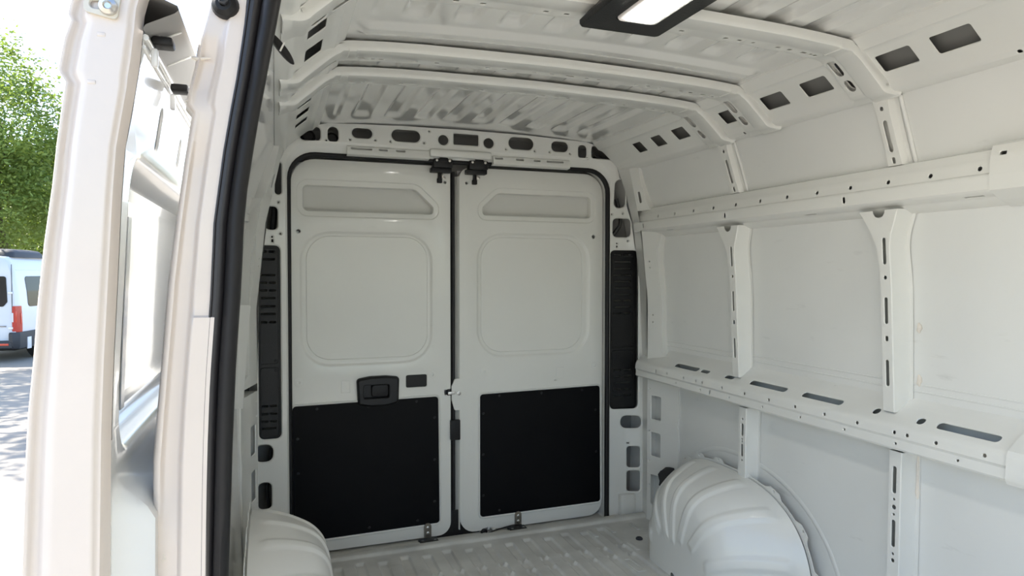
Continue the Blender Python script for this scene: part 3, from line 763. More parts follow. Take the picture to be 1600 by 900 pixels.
# ================================================================== REAR DOORS
def rear_door(name, s0, X0, X1, label, left):
    d = empty(name, (0, 0, 0), kind='structure', label=label)
    z0, z1 = -.014, 1.742
    if left: out = rpoly([(X0, z0), (X1, z0), (X1, z1), (X0, z1)], [.03, .06, .012, .105], 7)
    else: out = rpoly([(X0, z0 - .004), (X1, z0 - .004), (X1, z1), (X0, z1)], [.075, .075, .105, .05], 7)
    fm = lambda s, t, dd: Vector((s, REAR + dd, t))
    # upper slot and window recess outlines
    if left:
        slot = rpoly([(-.722, 1.515), (-.137, 1.515), (-.137, 1.548), (-.222, 1.627), (-.722, 1.627)], [.022, .016, .02, .05, .022], 6)
        win = rrect(-.4405, 1.1215, .603, .613, .135, 8); lid = rrect(-.438, 1.126, .545, .556, .105, 8)
    else:
        slot = rpoly([(.108, 1.519), (.686, 1.519), (.686, 1.626), (.185, 1.626), (.108, 1.556)], [.016, .022, .022, .05, .02], 6)
        win = rrect(.377, 1.1295, .610, .615, .135, 8); lid = rrect(.369, 1.131, .540, .560, .105, 8)
    hs = []
    px = lambda u, v: (lambda p: (p.x, p.z))(onY(u, v, REAR))
    if left:
        hs += [circ(*px(466, 361.5), .009, 10), circ(*px(695.5, 285), .006, 8)]
        hs += [pxrect(634.5, 586.5, 667, 604, .008, REAR)]
        hs += [circ(*px(467, 598), .004, 7), circ(*px(675.5, 585.5), .004, 7), circ(*px(539.7, 604), .004, 7), rrect(*px(699, 613), .026, .024, .003, 2)]
        discs = [(467, 598, .020), (675.5, 585.5, .018)]
    else:
        hs += [circ(*px(927.5, 370), .009, 10), circ(*px(729, 286), .006, 8)]
        hs += [circ(*px(757, 581), .004, 7), circ(*px(929, 571), .004, 7), circ(*px(875, 583.5), .004, 7), rrect(*px(868, 594), .010, .003, .001, 1), circ(*px(756, 832), .008, 8)]
        discs = [(757, 581, .020), (929, 571, .018)]
    so_ = offset(slot, .030)
    if left:
        a = px(651, 595); box('dark_hole_backing', (a[0], REAR + .012, a[1]), (.125, .006, .085), 'dark', d, label='dark backing that darkens the rectangular hole beside the inside handle')  # dark sheet set in the hole to make its inside look shaded
    blk = (rpoly([(-.772, .042), (-.112, .050), (-.117, .652), (-.772, .648)], .014, 4) if left else rpoly([(.092, .050), (.742, .052), (.737, .655), (.092, .648)], .014, 4))
    V, F = plate('', out, hs, fm, '', th=.005, lip=.0025, mk_it=False, big=[so_, win, offset(blk, .001)], rimd=.05)
    def add(rings, **k):
        V2, F2 = loft([[(x, REAR + dd, z) for x, z in p] for p, dd in rings], **k); b = len(V); V.extend(V2); F.extend(tuple(i + b for i in f) for f in F2)
    add([(so_, 0), (offset(slot, .027), .0005), (offset(slot, .024), .004), (offset(slot, .019), .0052), (offset(slot, .006), .0045), (offset(slot, .002), .006), (slot, .010), (slot, .04)])
    w1 = lambda q: offset(win, -q)
    add([(win, 0), (w1(.004), .001), (w1(.010), .007), (w1(.014), .0095), (w1(.020), .0100), (offset(lid, .004), .0105)])
    add([(offset(blk, .001), 0), (offset(blk, .001), .008)])
    mk('inner_panel', V, F, 'door', d, weld=2e-5)
    V, F = loft([[(x, REAR + dd, z) for x, z in p] for p, dd in ((offset(lid, .004), .0105), (offset(lid, .0012), .0106), (lid, .0130), (offset(lid, -.0016), .0106), (offset(lid, -.02), .0112), (shrink(offset(lid, -.02), .5), .015))], cap1=True)
    mk('window_blank', V, F, 'door', d, ang=40)
    # outer skin behind the slot
    V, F = loft([[(x, REAR + .04, z) for x, z in offset(slot, .004)], [(x, REAR + .047, z) for x, z in offset(slot, -.006)], [(x, REAR + .049, z) for x, z in shrink(offset(slot, -.006), .8)]], cap1=True)
    mk('slot_skin', V, F, 'matte', d, ang=50)
    box('outer_skin', ((X0 + X1) / 2, REAR + .068, .86), (X1 - X0 - .01, .006, 1.75), 'outer', d)
    # white beading round the black board
    pth = [(x, REAR - .001, z) for x, z in offset(blk, .007)]
    tube('panel_bead', pth, .004, 'door', d, closed=True, n=7)
    pn = plate('lower_board', blk, [], lambda s, t, dd: Vector((s, REAR - .0025 + dd, t)), 'black', d, th=.006, label='black lower board of the rear door')
    scr = ((495, 639), (576, 635), (651, 627), (679, 652), (465, 686), (466, 740), (467, 810), (497.5, 834), (577, 824), (652.5, 813), (679, 718), (679, 783)) if left else ((780, 618), (846, 614), (909, 609), (755, 646), (755, 710), (755, 774), (780, 797), (930, 640), (931, 705))
    for u, v in scr:
        x, z = px(u, v); lathe('board_rivet', [(.0065, 0), (.006, .0018), (.003, .0026)], (x, REAR - .0025, z), (0, -1, 0), 'plastic', pn, n=9)
    for u, v, r_ in discs:
        x, z = px(u, v); lathe('stamped_disc', [(r_, 0), (r_, .0016), (r_ - .002, .0022), (.006, .0022), (.005, .0005)], (x, REAR, z), (0, -1, 0), 'door', d, n=22)
    for (u0, v0, u1, v1) in (((533, 595, 547, 614),) if left else ((869, 573, 881, 591),)):
        a = px(u0, v0); c = px(u1, v1); box('stamped_pad', ((a[0] + c[0]) / 2, REAR - .0004, (a[1] + c[1]) / 2), (c[0] - a[0], .002, .055), 'door', d, bev=.0009, seg=1)
        pass
    # top latch: black cover, catch and screws
    u0, v0, u1, v1 = (675, 250, 704, 268) if left else (730, 252, 759, 271)
    a = fp(u0, v0, REAR - .03); c = fp(u1, v1, REAR - .03); cx = (a[0] + c[0]) / 2; wx = c[0] - a[0]
    lt = empty('top_latch'); lt.parent = d; tag(lt, label='black top latch of the rear door')
    box('latch_cover', (cx, REAR - .045, 1.745), (wx, .05, .040), 'plastic', lt, bev=.004)
    box('latch_cover_lip', (cx - .003, REAR - .030, 1.717), (wx + .008, .045, .022), 'plastic', lt, bev=.004)
    for q in (-.34, .34): lathe('screw', [(.006, 0), (.006, .003), (.003, .004)], (cx + q * wx, REAR - .071, 1.757), (0, -1, 0), 'steel', lt, n=10)
    box('latch_strap', (cx + .002, REAR - .070, 1.760), (wx * .45, .004, .020), 'rubber', lt, bev=.0015)
    xs = px(686 if left else 740.5, 275)[0]
    box('catch_stem', (xs, REAR - .010, 1.694), (.014, .018, .030), 'rubber', lt, bev=.002)
    box('catch_foot', (xs, REAR - .010, 1.672), (.023, .018, .022), 'rubber', lt, bev=.003)
    box('catch_bar', (xs + .014, REAR - .008, 1.695), (.005, .012, .022), 'steel', lt, bev=.001)
    for du, dv in ((-7.5, -4.5), (8, 3.2)):
        x, z = px((686 if left else 740.5) + du, 275 + dv); lathe('screw', [(.0065, 0), (.0065, .003), (.004, .004), (.003, .002)], (x, REAR, z), (0, -1, 0), 'steel', lt, n=10)
    # bottom catch bracket
    (bu, bv, pu0, pv0, pu1, pv1) = (668, 833, 660, 842, 687, 847) if left else (809, 815, 803, 823, 826, 827)
    bx, bz = px(bu, bv); bb = empty('floor_catch'); bb.parent = d; tag(bb, label='steel catch plate at the foot of the rear door')
    tongue = rpoly([(bx - .017, -.02), (bx + .017, -.02), (bx + .017, .055), (bx - .017, .055)], [.002, .002, .0165, .0165], 6)
    plate('catch_tongue', tongue, [], lambda s, t, dd: Vector((s, REAR - .008 + dd, t)), 'bronze', bb, th=.006)
    for z in (.034, .008): lathe('screw', [(.008, 0), (.0075, .003), (.004, .0045)], (bx, REAR - .008, z), (0, -1, 0), 'steel', bb, n=12)
    pb = onZ((pu0 + pu1) / 2, (pv0 + pv1) / 2, .012)
    bp = box('catch_base', (pb.x, REAR - .055, -.012), (.088, .06, .014), 'plastic', bb, bev=.003)
    for q in (-.028, .03): lathe('screw', [(.006, 0), (.006, .002), (.003, .003)], (pb.x + q, REAR - .06, -.005), (0, 0, 1), 'steel', bb, n=10)
    return d
d1 = rear_door('door_1', 1, -.773, -.056, 'left rear cargo door with black lower board and inside handle', True)
d2 = rear_door('door_2', 1, -.010, .752, 'right rear cargo door with black lower board and no handle', False)
# handle of the left door
hd = empty('door_handle'); hd.parent = d1; tag(hd, label='black plastic inside door handle')
h0, h1, hz0, hz1 = -.497, -.303, .634, .763
oc = rpoly([(h0 + .006, hz0 + .006), (h0 + .06, hz0 - .006), (h1 - .06, hz0 - .006), (h1 - .004, hz0 + .006), (h1, hz1 - .004), (h1 - .06, hz1 + .004), (h0 + .06, hz1 + .004), (h0, hz1 - .006)], [.016, .1, .1, .016, .016, .1, .1, .016], 4)
ic = rrect(-.409, .697, .122, .068, .012, 4)
V, F = plate('', offset(oc, -.010), [], lambda s, t, dd: Vector((s, REAR - .026 + dd, t)), '', mk_it=False, big=[ic], rim=False)
def addl(rings, cap1=False):
    V2, F2 = loft([[(x, REAR + dd, z) for x, z in p] for p, dd in rings], cap1=cap1); b = len(V); V.extend(V2); F.extend(tuple(i + b for i in f) for f in F2)
addl([(oc, .002), (oc, -.014), (offset(oc, -.003), -.021), (offset(oc, -.010), -.026)])
addl([(ic, -.026), (offset(ic, -.003), -.024), (offset(ic, -.006), -.002)], cap1=True)
mk('handle_housing', V, F, 'plastic', hd, weld=2e-5)
lv = [[(x, REAR + y_, z) for x, z in rrect(-.392, .700, w_, h_, .012, 4)] for y_, w_, h_ in ((-.002, .078, .056), (-.012, .078, .056), (-.020, .072, .050), (-.022, .05, .034))]
V, F = loft(lv, cap0=True, cap1=True); mk('lever', V, F, 'rubber', hd)
lathe('handle_screw', [(.004, 0), (.004, .002)], (-.475, REAR - .026, .69), (0, -1, 0), 'rubber', hd, n=8); lathe('handle_screw', [(.004, 0), (.004, .002)], (-.318, REAR - .026, .70), (0, -1, 0), 'rubber', hd, n=8)
# meeting edge of the right door: seal strip, edge flange, striker tab, latch box
V = []; F = []
ZZ = [-.0 + 1.70 * i / 20 for i in range(21)]
for z in ZZ:
    for x, y_ in ((-.010, .0), (-.014, .004), (-.018, .020), (-.026, .030), (-.033, .040)): V.append((x, REAR + y_, z))
for i in range(20):
    for j in range(4): F.append((i * 5 + j, i * 5 + j + 1, (i + 1) * 5 + j + 1, (i + 1) * 5 + j))
mk('edge_flange', V, F, 'door', d2)
tube('meeting_seal', [(-.041, REAR + .020, z) for z in (-.01, .4, .8, 1.2, 1.72)], .0085, 'rubber', d2, n=8, rb=.014)
tube('meeting_seal', [(-.058, REAR + .022, z) for z in (-.01, .4, .8, 1.2, 1.72)], .006, 'rubber', d1, n=8, rb=.012)
px = lambda u, v: (lambda p: (p.x, p.z))(onY(u, v, REAR))
a = px(708, 592); c = px(723, 640)
tabp = rpoly([(a[0] + .006, c[1]), (c[0], c[1]), (c[0], a[1]), (a[0] + .008, a[1]), (a[0] - .008, a[1] - .035), (a[0] - .008, a[1] - .10)], .008, 3)
plate('striker_tab', tabp, [circ(*px(716.5, 614), .005, 8)], lambda s, t, dd: Vector((s, REAR - .003 + dd, t)), 'door', d2, th=.008)
lathe('striker_bolt', [(.010, 0), (.010, .004), (.006, .005), (.005, .001)], (*[px(716.5, 614)[0], REAR - .007], px(716.5, 614)[1]), (0, -1, 0), 'steel', d2, n=12)
box('striker_arm', (-.052, REAR - .004, px(704, 614)[1]), (.036, .012, .014), 'steel', d2, bev=.002)
box('latch_pocket', (-.062, REAR - .001, px(699, 613)[1]), (.02, .004, .030), 'rubber', d1, bev=.001)
a = px(703, 656); c = px(718, 686); box('lower_latch', ((a[0] + c[0]) / 2, REAR - .008, (a[1] + c[1]) / 2), (c[0] - a[0], .022, a[1] - c[1]), 'rubber', d2, bev=.004)
# small cable and clip at the foot of the right door
tube('cable', smooth3([(px(757, 834)[0], REAR - .012, px(757, 834)[1]), (px(765, 838)[0], REAR - .022, -.022), (px(782, 832)[0], REAR - .02, -.012), (px(800, 822)[0], REAR - .02, -.004), (px(812, 820)[0], REAR - .03, -.004)]), .003, 'wire', d2, n=6)
lathe('cable_eye', [(.016, 0), (.016, .006), (.009, .008), (.008, .003)], (px(756, 832)[0], REAR - .002, px(756, 832)[1] + .005), (0, -1, 0), 'rubber', d2, n=14)
box('cable_clip', (px(770, 833)[0], REAR - .012, -.018), (.020, .02, .016), 'steel', d2, bev=.003)
for u in (760, 767): lathe('screw', [(.007, 0), (.007, .003), (.004, .004)], (px(u, 825)[0], REAR, px(u, 825)[1]), (0, -1, 0), 'steel', d2, n=10)

# ================================================================== FLOOR
def floorz(x, y):
    z = 0.0
    ph = ((x - .014) / .0952) % 1.0; kx = math.floor((x - .014) / .0952)
    c = abs(ph - .5) * .0952                     # distance from groove centre line
    endy = 2.845 - .022 * (kx % 2)
    far = 1 - sstep(endy - .012, endy, y)
    lat = 1 if -.62 < x < .66 else 0
    if x > .52: far *= 1 - sstep(2.86, 2.87, y)
    wdt = .0195
    for yn in (2.635, 2.545, 2.30, 2.21, 1.95, 1.86):
        q = abs(y - yn); wdt -= .0125 * (1 - sstep(.006, .016, q))
    z -= .0095 * (1 - sstep(wdt - .0035, wdt + .0035, c)) * far * lat
    for yn in (2.635, 2.545, 2.30, 2.21):   # small stamped dimples beside the necks
        q = math.hypot(c - .017, y - yn); z += .004 * (1 - sstep(.003, .009, q)) * lat
    z += .010 * sstep(2.885, 2.905, y) - .018 * sstep(2.935, 2.955, y) - .02 * sstep(2.99, 3.01, y)
    return z
xs = [-.96 + i * .02 for i in range(14)]; x = -.68
while x < .72: xs.append(x); x += .0036
while x < .961: xs.append(x); x += .02
ys = [-1.3 + i * .1 for i in range(33)]; y = 2.0
ys = [q for q in ys if q < 2.0]
while y < 3.13: ys.append(y); y += .0075
V = [(x, y, floorz(x, y)) for y in ys for x in xs]; n = len(xs)
F = [(j * n + i, j * n + i + 1, (j + 1) * n + i + 1, (j + 1) * n + i) for j in range(len(ys) - 1) for i in range(n - 1)]
mk('floor_panel', V, F, 'floor', floor, ang=60)
# lashing pocket, short stamped slots and a plug near the right arch
p = onZ(700 + 1160 / 4, 675 + 830 / 4, 0)
plate('lashing_pocket', rrect(0, 0, .040, .13, .006, 3), [rrect(0, 0, .024, .105, .006, 3)], lambda s, t, d: Vector((p.x + s + t * -.05, p.y + t, .003 - d)), 'floor', floor, th=.003, lip=.002)
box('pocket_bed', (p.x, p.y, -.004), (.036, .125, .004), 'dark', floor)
for u, v in ((700 + 905 / 4, 675 + 635 / 4), (700 + 1015 / 4, 675 + 610 / 4), (700 + 1165 / 4, 675 + 590 / 4), (700 + 1160 / 4, 675 + 715 / 4)):
    q = onZ(u, v, 0); box('stamped_slot', (q.x, q.y, .0015), (.020, .085, .006), 'floor', floor, bev=.0028, seg=2)
q = onZ(700 + 1195 / 4, 675 + 670 / 4, 0); lathe('floor_plug', [(.016, 0), (.016, .006), (.011, .010), (.010, .004)], (q.x, q.y, 0), (0, 0, 1), 'bumper', floor, n=14)
extrude('floor_side', [(.955, -.002), (.955, -.12)], -1.3, 3.05, 'outer', floor); extrude('floor_side', [(.955, -.002), (.955, -.12)], -1.3, 3.05, 'outer', floor, side=-1)
box('floor_underside', (0, .87, -.13), (1.92, 4.35, .02), 'bumper', floor)

# ================================================================== LEFT: SLIDING DOOR PILLAR
JY = 1.20
def lvl(pts, Y): 
    q = sorted(((p.z, p.x) for p in (onY(u, v, Y) for u, v in pts))); return [a for a, b in q], [b for a, b in q]
WR = lvl([(439, 0), (425, 75), (400, 207), (382, 325), (377, 445), (369, 562), (364, 672), (361, 775), (357, 895)], JY)
WL = lvl([(385, 0), (370, 112), (349, 225), (332, 350), (327, 462), (317, 600), (313, 720), (311, 895)], JY)
JL = lvl([(317, 12), (304, 60), (299, 95), (287, 140), (285, 162), (294, 174), (287, 220), (282, 250), (269, 345), (256, 445), (251, 510), (237, 665), (232, 725), (229, 895)], JY)
zs = [-.12 + .045 * i for i in range(43)] ; zs = [z for z in zs if z < 1.80]
zs = sorted(zs + [z for z in JL[0]])
def xwr(z): return interp(max(z, .72), *WR) - .02 * max(0, .72 - z)
def xwl(z): return interp(max(z, .72), *WL) - .02 * max(0, .72 - z)
def xjl(z): return interp(min(max(z, .72), 1.70), *JL) - .02 * max(0, .72 - z) + .3 * max(0, z - 1.70)
# cross-section of the pillar front: (fraction from outer edge to seal, dY)
def jamb_y(f, z):
    y = .045 * (1 - sstep(0, .10, f))
    y -= .004 * sstep(.10, .16, f)
    # pressed bead beside the outer edge
    y += .009 * (sstep(.20, .26, f) - sstep(.48, .56, f)) * (sstep(.83, .87, z)) * (1 - sstep(1.42, 1.48, z))
    y -= .010 * sstep(.50, .60, f) * (1 - sstep(1.66, 1.70, z) * .3)
    y += .012 * (sstep(.14, .22, f) - sstep(.42, .50, f)) * (sstep(1.52, 1.55, z) - sstep(1.60, 1.63, z))
    # lap joint: lower panel stands proud
    if z < 1.168: y -= .005 * sstep(.50, .56, f)
    return JY + y
V = []; F = []; NF = 40
zj = sorted(zs + [1.1665, 1.1695])
for z in zj:
    for i in range(NF + 1):
        f = i / NF; V.append((lerp(xjl(z), xwl(z) + .012, f), jamb_y(f, z), z))
for j in range(len(zj) - 1):
    for i in range(NF):
        a = j * (NF + 1) + i; F.append((a, a + 1, a + NF + 2, a + NF + 1))
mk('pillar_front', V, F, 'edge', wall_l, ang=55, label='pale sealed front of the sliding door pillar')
# outer corner going back along the body
V = []; F = []
for z in zj: V += [(xjl(z), JY + .045, z), (xjl(z) + .003, JY + .09, z), (-skinx(z) + .0, JY + .20, z)]
for j in range(len(zj) - 1):
    for i in range(2): a = j * 3 + i; F.append((a, a + 1, a + 4, a + 3))
mk('pillar_corner', V, F, 'outer', wall_l, ang=55)
# inner side of the pillar behind the seal
V = []; F = []
for z in zj: V += [(xwr(z) - .006, JY + .0, z), (xwr(z) - .010, JY + .03, z), (xwr(z) - .035, JY + .12, z), (xwr(z) - .045, JY + .30, z)]
for j in range(len(zj) - 1):
    for i in range(3): a = j * 4 + i; F.append((a, a + 1, a + 5, a + 4))
mk('pillar_inner', V, F, 'paint', wall_l, ang=55)
# sliding door weatherstrip: carrier and bulb
za = [.0 + .06 * i for i in range(30)]
mid = lambda z: lerp(xwl(z), xwr(z), .50)
tube('door_weatherstrip', [((xwl(z) * .5 + mid(z) * .5), JY - .004, z) for z in za], [(mid(z) - xwl(z)) * .54 for z in za], 'brrubber', wall_l, n=12, rb=[.015] * len(za), upv=(1, 0, 0), label='thick black rubber weatherstrip along the door pillar')
tube('door_weatherstrip', [((xwr(z) * .5 + mid(z) * .5), JY - .012, z) for z in za], [(xwr(z) - mid(z)) * .54 for z in za], 'rubber', wall_l, n=12, rb=[.022] * len(za), upv=(1, 0, 0), label='black rubber bulb seal facing the cargo space')
for q in (.10, .24): tube('seal_ridge', [(lerp(xwl(z), xwr(z), q), JY - .017, z) for z in za], .0022, 'brrubber', wall_l, n=6)
# rubber stop with a hex socket
p = onY(353, 9, JY - .01)
st = lathe('rubber_stop', [(.021, 0), (.022, .006), (.019, .016), (.012, .022), (.006, .022), (.005, .016)], (p.x, JY - .004, p.z), (-.15, -1, -.05), 'rubber', wall_l, n=22)
lathe('stop_bolt', [(.0085, .018), (.0085, .030), (.006, .032), (.005, .026)], (p.x + .001, JY - .004, p.z + .004), (-.15, -1, -.05), 'bumper', st, n=6)
# brush marks of seam sealer
rnd = random.Random(5)
def sealer(pts, r): tube('sealer_trace', [onY(u, v, JY - .006 + o_) for u, v, o_ in pts], r, 'seal', wall_l, n=6)
sealer([(300, 90, .012), (308, 92, .008), (330, 91, .004)], [.002, .004, .001])
sealer([(290, 157, .016), (300, 158, .013), (318, 162, .004)], [.002, .004, .001])
sealer([(255, 862, .004), (258, 872, .004), (250, 882, .006), (242, 893, .01)], [.002, .004, .003, .002])
sealer([(325, 35, .005), (332, 52, .004), (336, 60, .004)], [.001, .002, .001])
# header beam above the sliding door opening (outside the picture) with the upper seal
extrude('door_header', [(-.80, 1.752), (-.83, 1.748), (-.88, 1.745), (-.905, 1.76), (-.87, 1.80)], -1.3, JY + .05, 'paint', wall_l)
# front pillar of the opening, behind the camera
box('front_pillar', (-.92, -.62, .83), (.12, .10, 1.86), 'paint', wall_l, bev=.02)

# ---- left inner wall: pillar inside with holes, brace, plug
Yp = 1.62
def f_in(s, t, d): return Vector((s, Yp + (s + .9) * -2.0 + d, t))
# black oval plug hanging by the cant rail
pp = onY(440, 76, 1.30); 
plug = []
for k_, (sc_, dy) in enumerate(((.55, -.010), (.9, -.008), (1, 0), (.9, .008), (.55, .010))):
    plug.append([(pp.x + sc_ * (.019 * math.cos(a) * math.cos(.55) + .030 * math.sin(a) * math.sin(-.55) * -1 * -1), pp.y + dy, pp.z + sc_ * (.030 * math.sin(a) * math.cos(.55) + .019 * math.cos(a) * -math.sin(.55))) for a in [2 * math.pi * i / 20 for i in range(20)]])
V, F = loft(plug, cap0=True, cap1=True); pl_ = mk('cable_loop_plug', V, F, 'rubber', wall_l, ang=60, label='black oval plug by the left cant rail')
box('plug_slit', (pp.x + .001, pp.y - .0105, pp.z), (.003, .002, .018), 'paint', pl_, rot=(R(25), 4, 'Y'))
# diagonal brace and perforated inner strip near the pillar
br = []
for z, x0, x1 in ((.74, -.985, -.955), (.95, -.975, -.940), (1.12, -.965, -.925)):
    br.append([(x0, 2.62, z), (x1, 2.60, z)])
V = [q for r_ in br for q in r_]; F = [(0, 1, 3, 2), (2, 3, 5, 4)]
mk('inner_brace', V, F, 'paint', wall_l)
strip_out = [(-.995, .80), (-.955, .80), (-.925, 1.30), (-.885, 1.52), (-.955, 1.52), (-.985, 1.30)]
hl = [circ(-.962, z_, .004, 7) for z_ in (1.30, 1.26, 1.02, .985)] + [rrect(-.963, .865, .022, .030, .002, 2), rrect(-.966, .83, .016, .006, .002, 2), rrect(-.94, 1.46, .018, .005, .002, 2), rrect(-.942, 1.43, .022, .005, .002, 2)]
plate('inner_column', strip_out, hl, lambda s, t, d: Vector((s, 2.70 + d + (s + .95) * -.9, t)), 'paint', wall_l, th=.004, lip=.001, rimd=.03)

# ================================================================== SLIDING DOOR (slid back, outside the body)
d3 = empty('door_3', (0, 0, 0), kind='structure', label='white sliding side door, slid open behind the door pillar')
DY = 1.10
DR = lvl([(221, 0), (212, 90), (199, 170), (188, 225), (182, 310), (176, 440), (170, 560), (166, 680), (164, 890)], DY)
DL = lvl([(101, 0), (98, 20), (103, 31), (92, 60), (83, 105), (85, 113), (95, 127), (82, 225), (75, 290), (62, 380), (52, 470), (45, 560), (36, 650), (30, 760), (25, 895)], DY)
xdr = lambda z: interp(min(max(z, .80), 1.64), *DR) - .015 * max(0, .80 - z) + .45 * max(0, z - 1.64)
xdl = lambda z: interp(min(max(z, .80), 1.62), *DL) - .015 * max(0, .80 - z) + .45 * max(0, z - 1.62)
zd = sorted([-.15 + .05 * i for i in range(40)] + DL[0]); zd = [z for z in zd if z < 1.66] + [1.665]
def edge_y(f):
    y = .05 * (1 - sstep(0, .07, f)) ** 2 + .008 * (sstep(.10, .16, f) - sstep(.20, .30, f))
    y -= .004 * sstep(.25, .40, f); y += .006 * sstep(.84, .90, f) + .03 * sstep(.92, 1.0, f) ** 2
    return DY + y
V = []; F = []; NF = 44
for z in zd:
    for i in range(NF + 1):
        f = i / NF; V.append((lerp(xdl(z), xdr(z), f), edge_y(f), z))
for j in range(len(zd) - 1):
    for i in range(NF):
        a = j * (NF + 1) + i; F.append((a, a + 1, a + NF + 2, a + NF + 1))
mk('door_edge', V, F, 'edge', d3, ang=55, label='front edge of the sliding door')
# inner panel
Y0, Y1, ZT = DY + .036, 2.42, 1.612
fmd = lambda s, t, d: Vector((xdr(t) - d + .055 * (1 - sstep(.845, .93, t)) * sstep(DY + .04, DY + .07, s), s, t))
win = rrect(1.705, 1.19, 1.05, .50, .085, 8)
V, F = plate('', [(Y0, -.15), (Y1, -.15), (Y1, ZT), (Y0, ZT)], [rrect(1.36, 1.50, .030, .075, .012, 4), rrect(1.62, 1.50, .03, .06, .012, 4)], fmd, '', th=.006, lip=.004, mk_it=False, big=[win], rim=False, creases=[[(DY + .04 + .01 * q_, -.15), (DY + .04 + .01 * q_, .93)] for q_ in range(4)] + [[(Y0, z), (Y1, z)] for z in [z for z in DR[0][1:-1] if .95 < z] + [.93, .915, .90, .885, .87, .85]])
V2, F2 = loft([[fmd(s, t, d) for s, t in p] for p, d in ((win, 0), (offset(win, -.006), .002), (offset(win, -.014), .010), (offset(win, -.030), .050), (offset(win, -.036), .056), (offset(win, -.06), .058))])
b = len(V); V += V2; F += [tuple(i + b for i in f) for f in F2]
mk('door_inner_panel', V, F, 'gloss', d3, weld=2e-5)
wi = offset(win, -.058)
plate('door_window_blank', wi, [], lambda s, t, d: Vector((xdr(t) - .058 - d, s, t)), 'gloss', d3, creases=[[(1.1, z), (2.3, z)] for z in (1.0, 1.1, 1.2, 1.3, 1.4)])
# black bonded seal round the blank and a dark edge strip
gasket = [(xdr(t) - .056, s, t) for s, t in [(1.24, 1.372), (1.36, 1.365), (1.385, 1.35), (1.395, 1.32), (1.395, 1.2), (1.395, 1.05), (1.38, .985), (1.35, .975), (1.26, .972)]]
tube('gasket', gasket, .0045, 'rubber', d3, n=6)
V, F = loft([[(xdr(z) - .055, 1.41, z), (xdr(z) - .043, 1.42, z), (xdr(z) - .043, 1.45, z), (xdr(z) - .056, 1.465, z)] for z in (.98, 1.05, 1.15, 1.25, 1.30, 1.345)], closed=False)
mk('stiffener', V, F, 'outer', d3)
# roof-side rail of the door with two clips
tube('upper_rib', [(xdr(1.600) + .002, y_, 1.598) for y_ in (1.14, 1.8, 2.4)], .005, 'gloss', d3, n=8)
tube('upper_rib', [(xdr(1.585) + .001, y_, 1.583) for y_ in (1.14, 1.8, 2.4)], .003, 'gloss', d3, n=8)
for u, v in ((255, 80), (281, 150)):
    yy = onX(u, v, -1.005).y
    zz = onX(u, v, -1.005).z
    c_ = box('rail_clip', (-1.004, yy, zz + .012), (.03, .034, .014), 'rubber', d3, bev=.004)
    box('clip_foot', (-1.016, yy - .006, zz - .014), (.010, .012, .03), 'outer', c_, bev=.004)
for y_ in (1.20, 1.33, 1.5): box('cross_crease', (-1.000, y_, 1.6205), (.044, .004, .003), 'gloss', d3, bev=.001, rot=(R(-28), 4, 'Y'))
extrude('top_channel', [(-1.023, 1.604), (-1.019, 1.611), (-.980, 1.632), (-.974, 1.638), (-.976, 1.644), (-1.03, 1.665), (-1.13, 1.665)], DY + .02, Y1, 'primer_shade', d3, ang=50)  # grey colour stands in for shade on the white underside
# outer skin and closings
V = []; F = []
for z in zd: V += [(xdl(z), DY + .05, z), (xdl(z) - .004, DY + .10, z), (xdl(z) - .004, Y1, z), (xdr(z), Y1, z)]
for j in range(len(zd) - 1):
    for i in range(3): a = j * 4 + i; F.append((a, a + 1, a + 5, a + 4))
mk('door_outer_skin', V, F, 'outer', d3, ang=55)
# bracket plate with a round-head screw
pa = onY(132, -12, DY); pb = onY(191, 34, DY)
brk = rpoly([(onY(133, 20, DY).x, onY(133, 20, DY).z), (onY(185, 35, DY).x, onY(185, 35, DY).z), (onY(193, -14, DY).x, onY(193, -14, DY).z), (onY(134, -14, DY).x, onY(134, -14, DY).z)], .006, 4)
q = onY(157, 11, DY)
o = plate('striker_plate', brk, [rrect(q.x, q.z, .022, .011, .005, 4)], lambda s, t, d: Vector((s, DY - .010 + d, t)), 'tan', d3, th=.006, lip=.0015)
q = onY(172, 15, DY)
lathe('plate_screw', [(.0125, 0), (.0125, .003), (.0115, .006), (.006, .009), (.004, .006)], (q.x, DY - .010, q.z), (0, -1, 0), 'steel', o, n=20)
# small stamped marks on the edge
for u, v in ((159, 55), (144, 129)):
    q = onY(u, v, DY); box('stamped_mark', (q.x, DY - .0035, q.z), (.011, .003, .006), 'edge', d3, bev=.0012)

# ================================================================== OUTSIDE
GZ = -.72
V = []; F = []; n = 40
mk('ground', [(-70, -40, GZ), (70, -40, GZ), (70, 90, GZ), (-70, 90, GZ)], [(0, 1, 2, 3)], 'concrete', None, kind='structure', label='pale concrete yard outside the van')
# ---- parked van seen past the sliding door
cpt = onZ(31, 566, GZ)
pv = empty('parked_van', (cpt.x, cpt.y, GZ), R(-9), label='white passenger van with red tail light parked outside', cat='van')
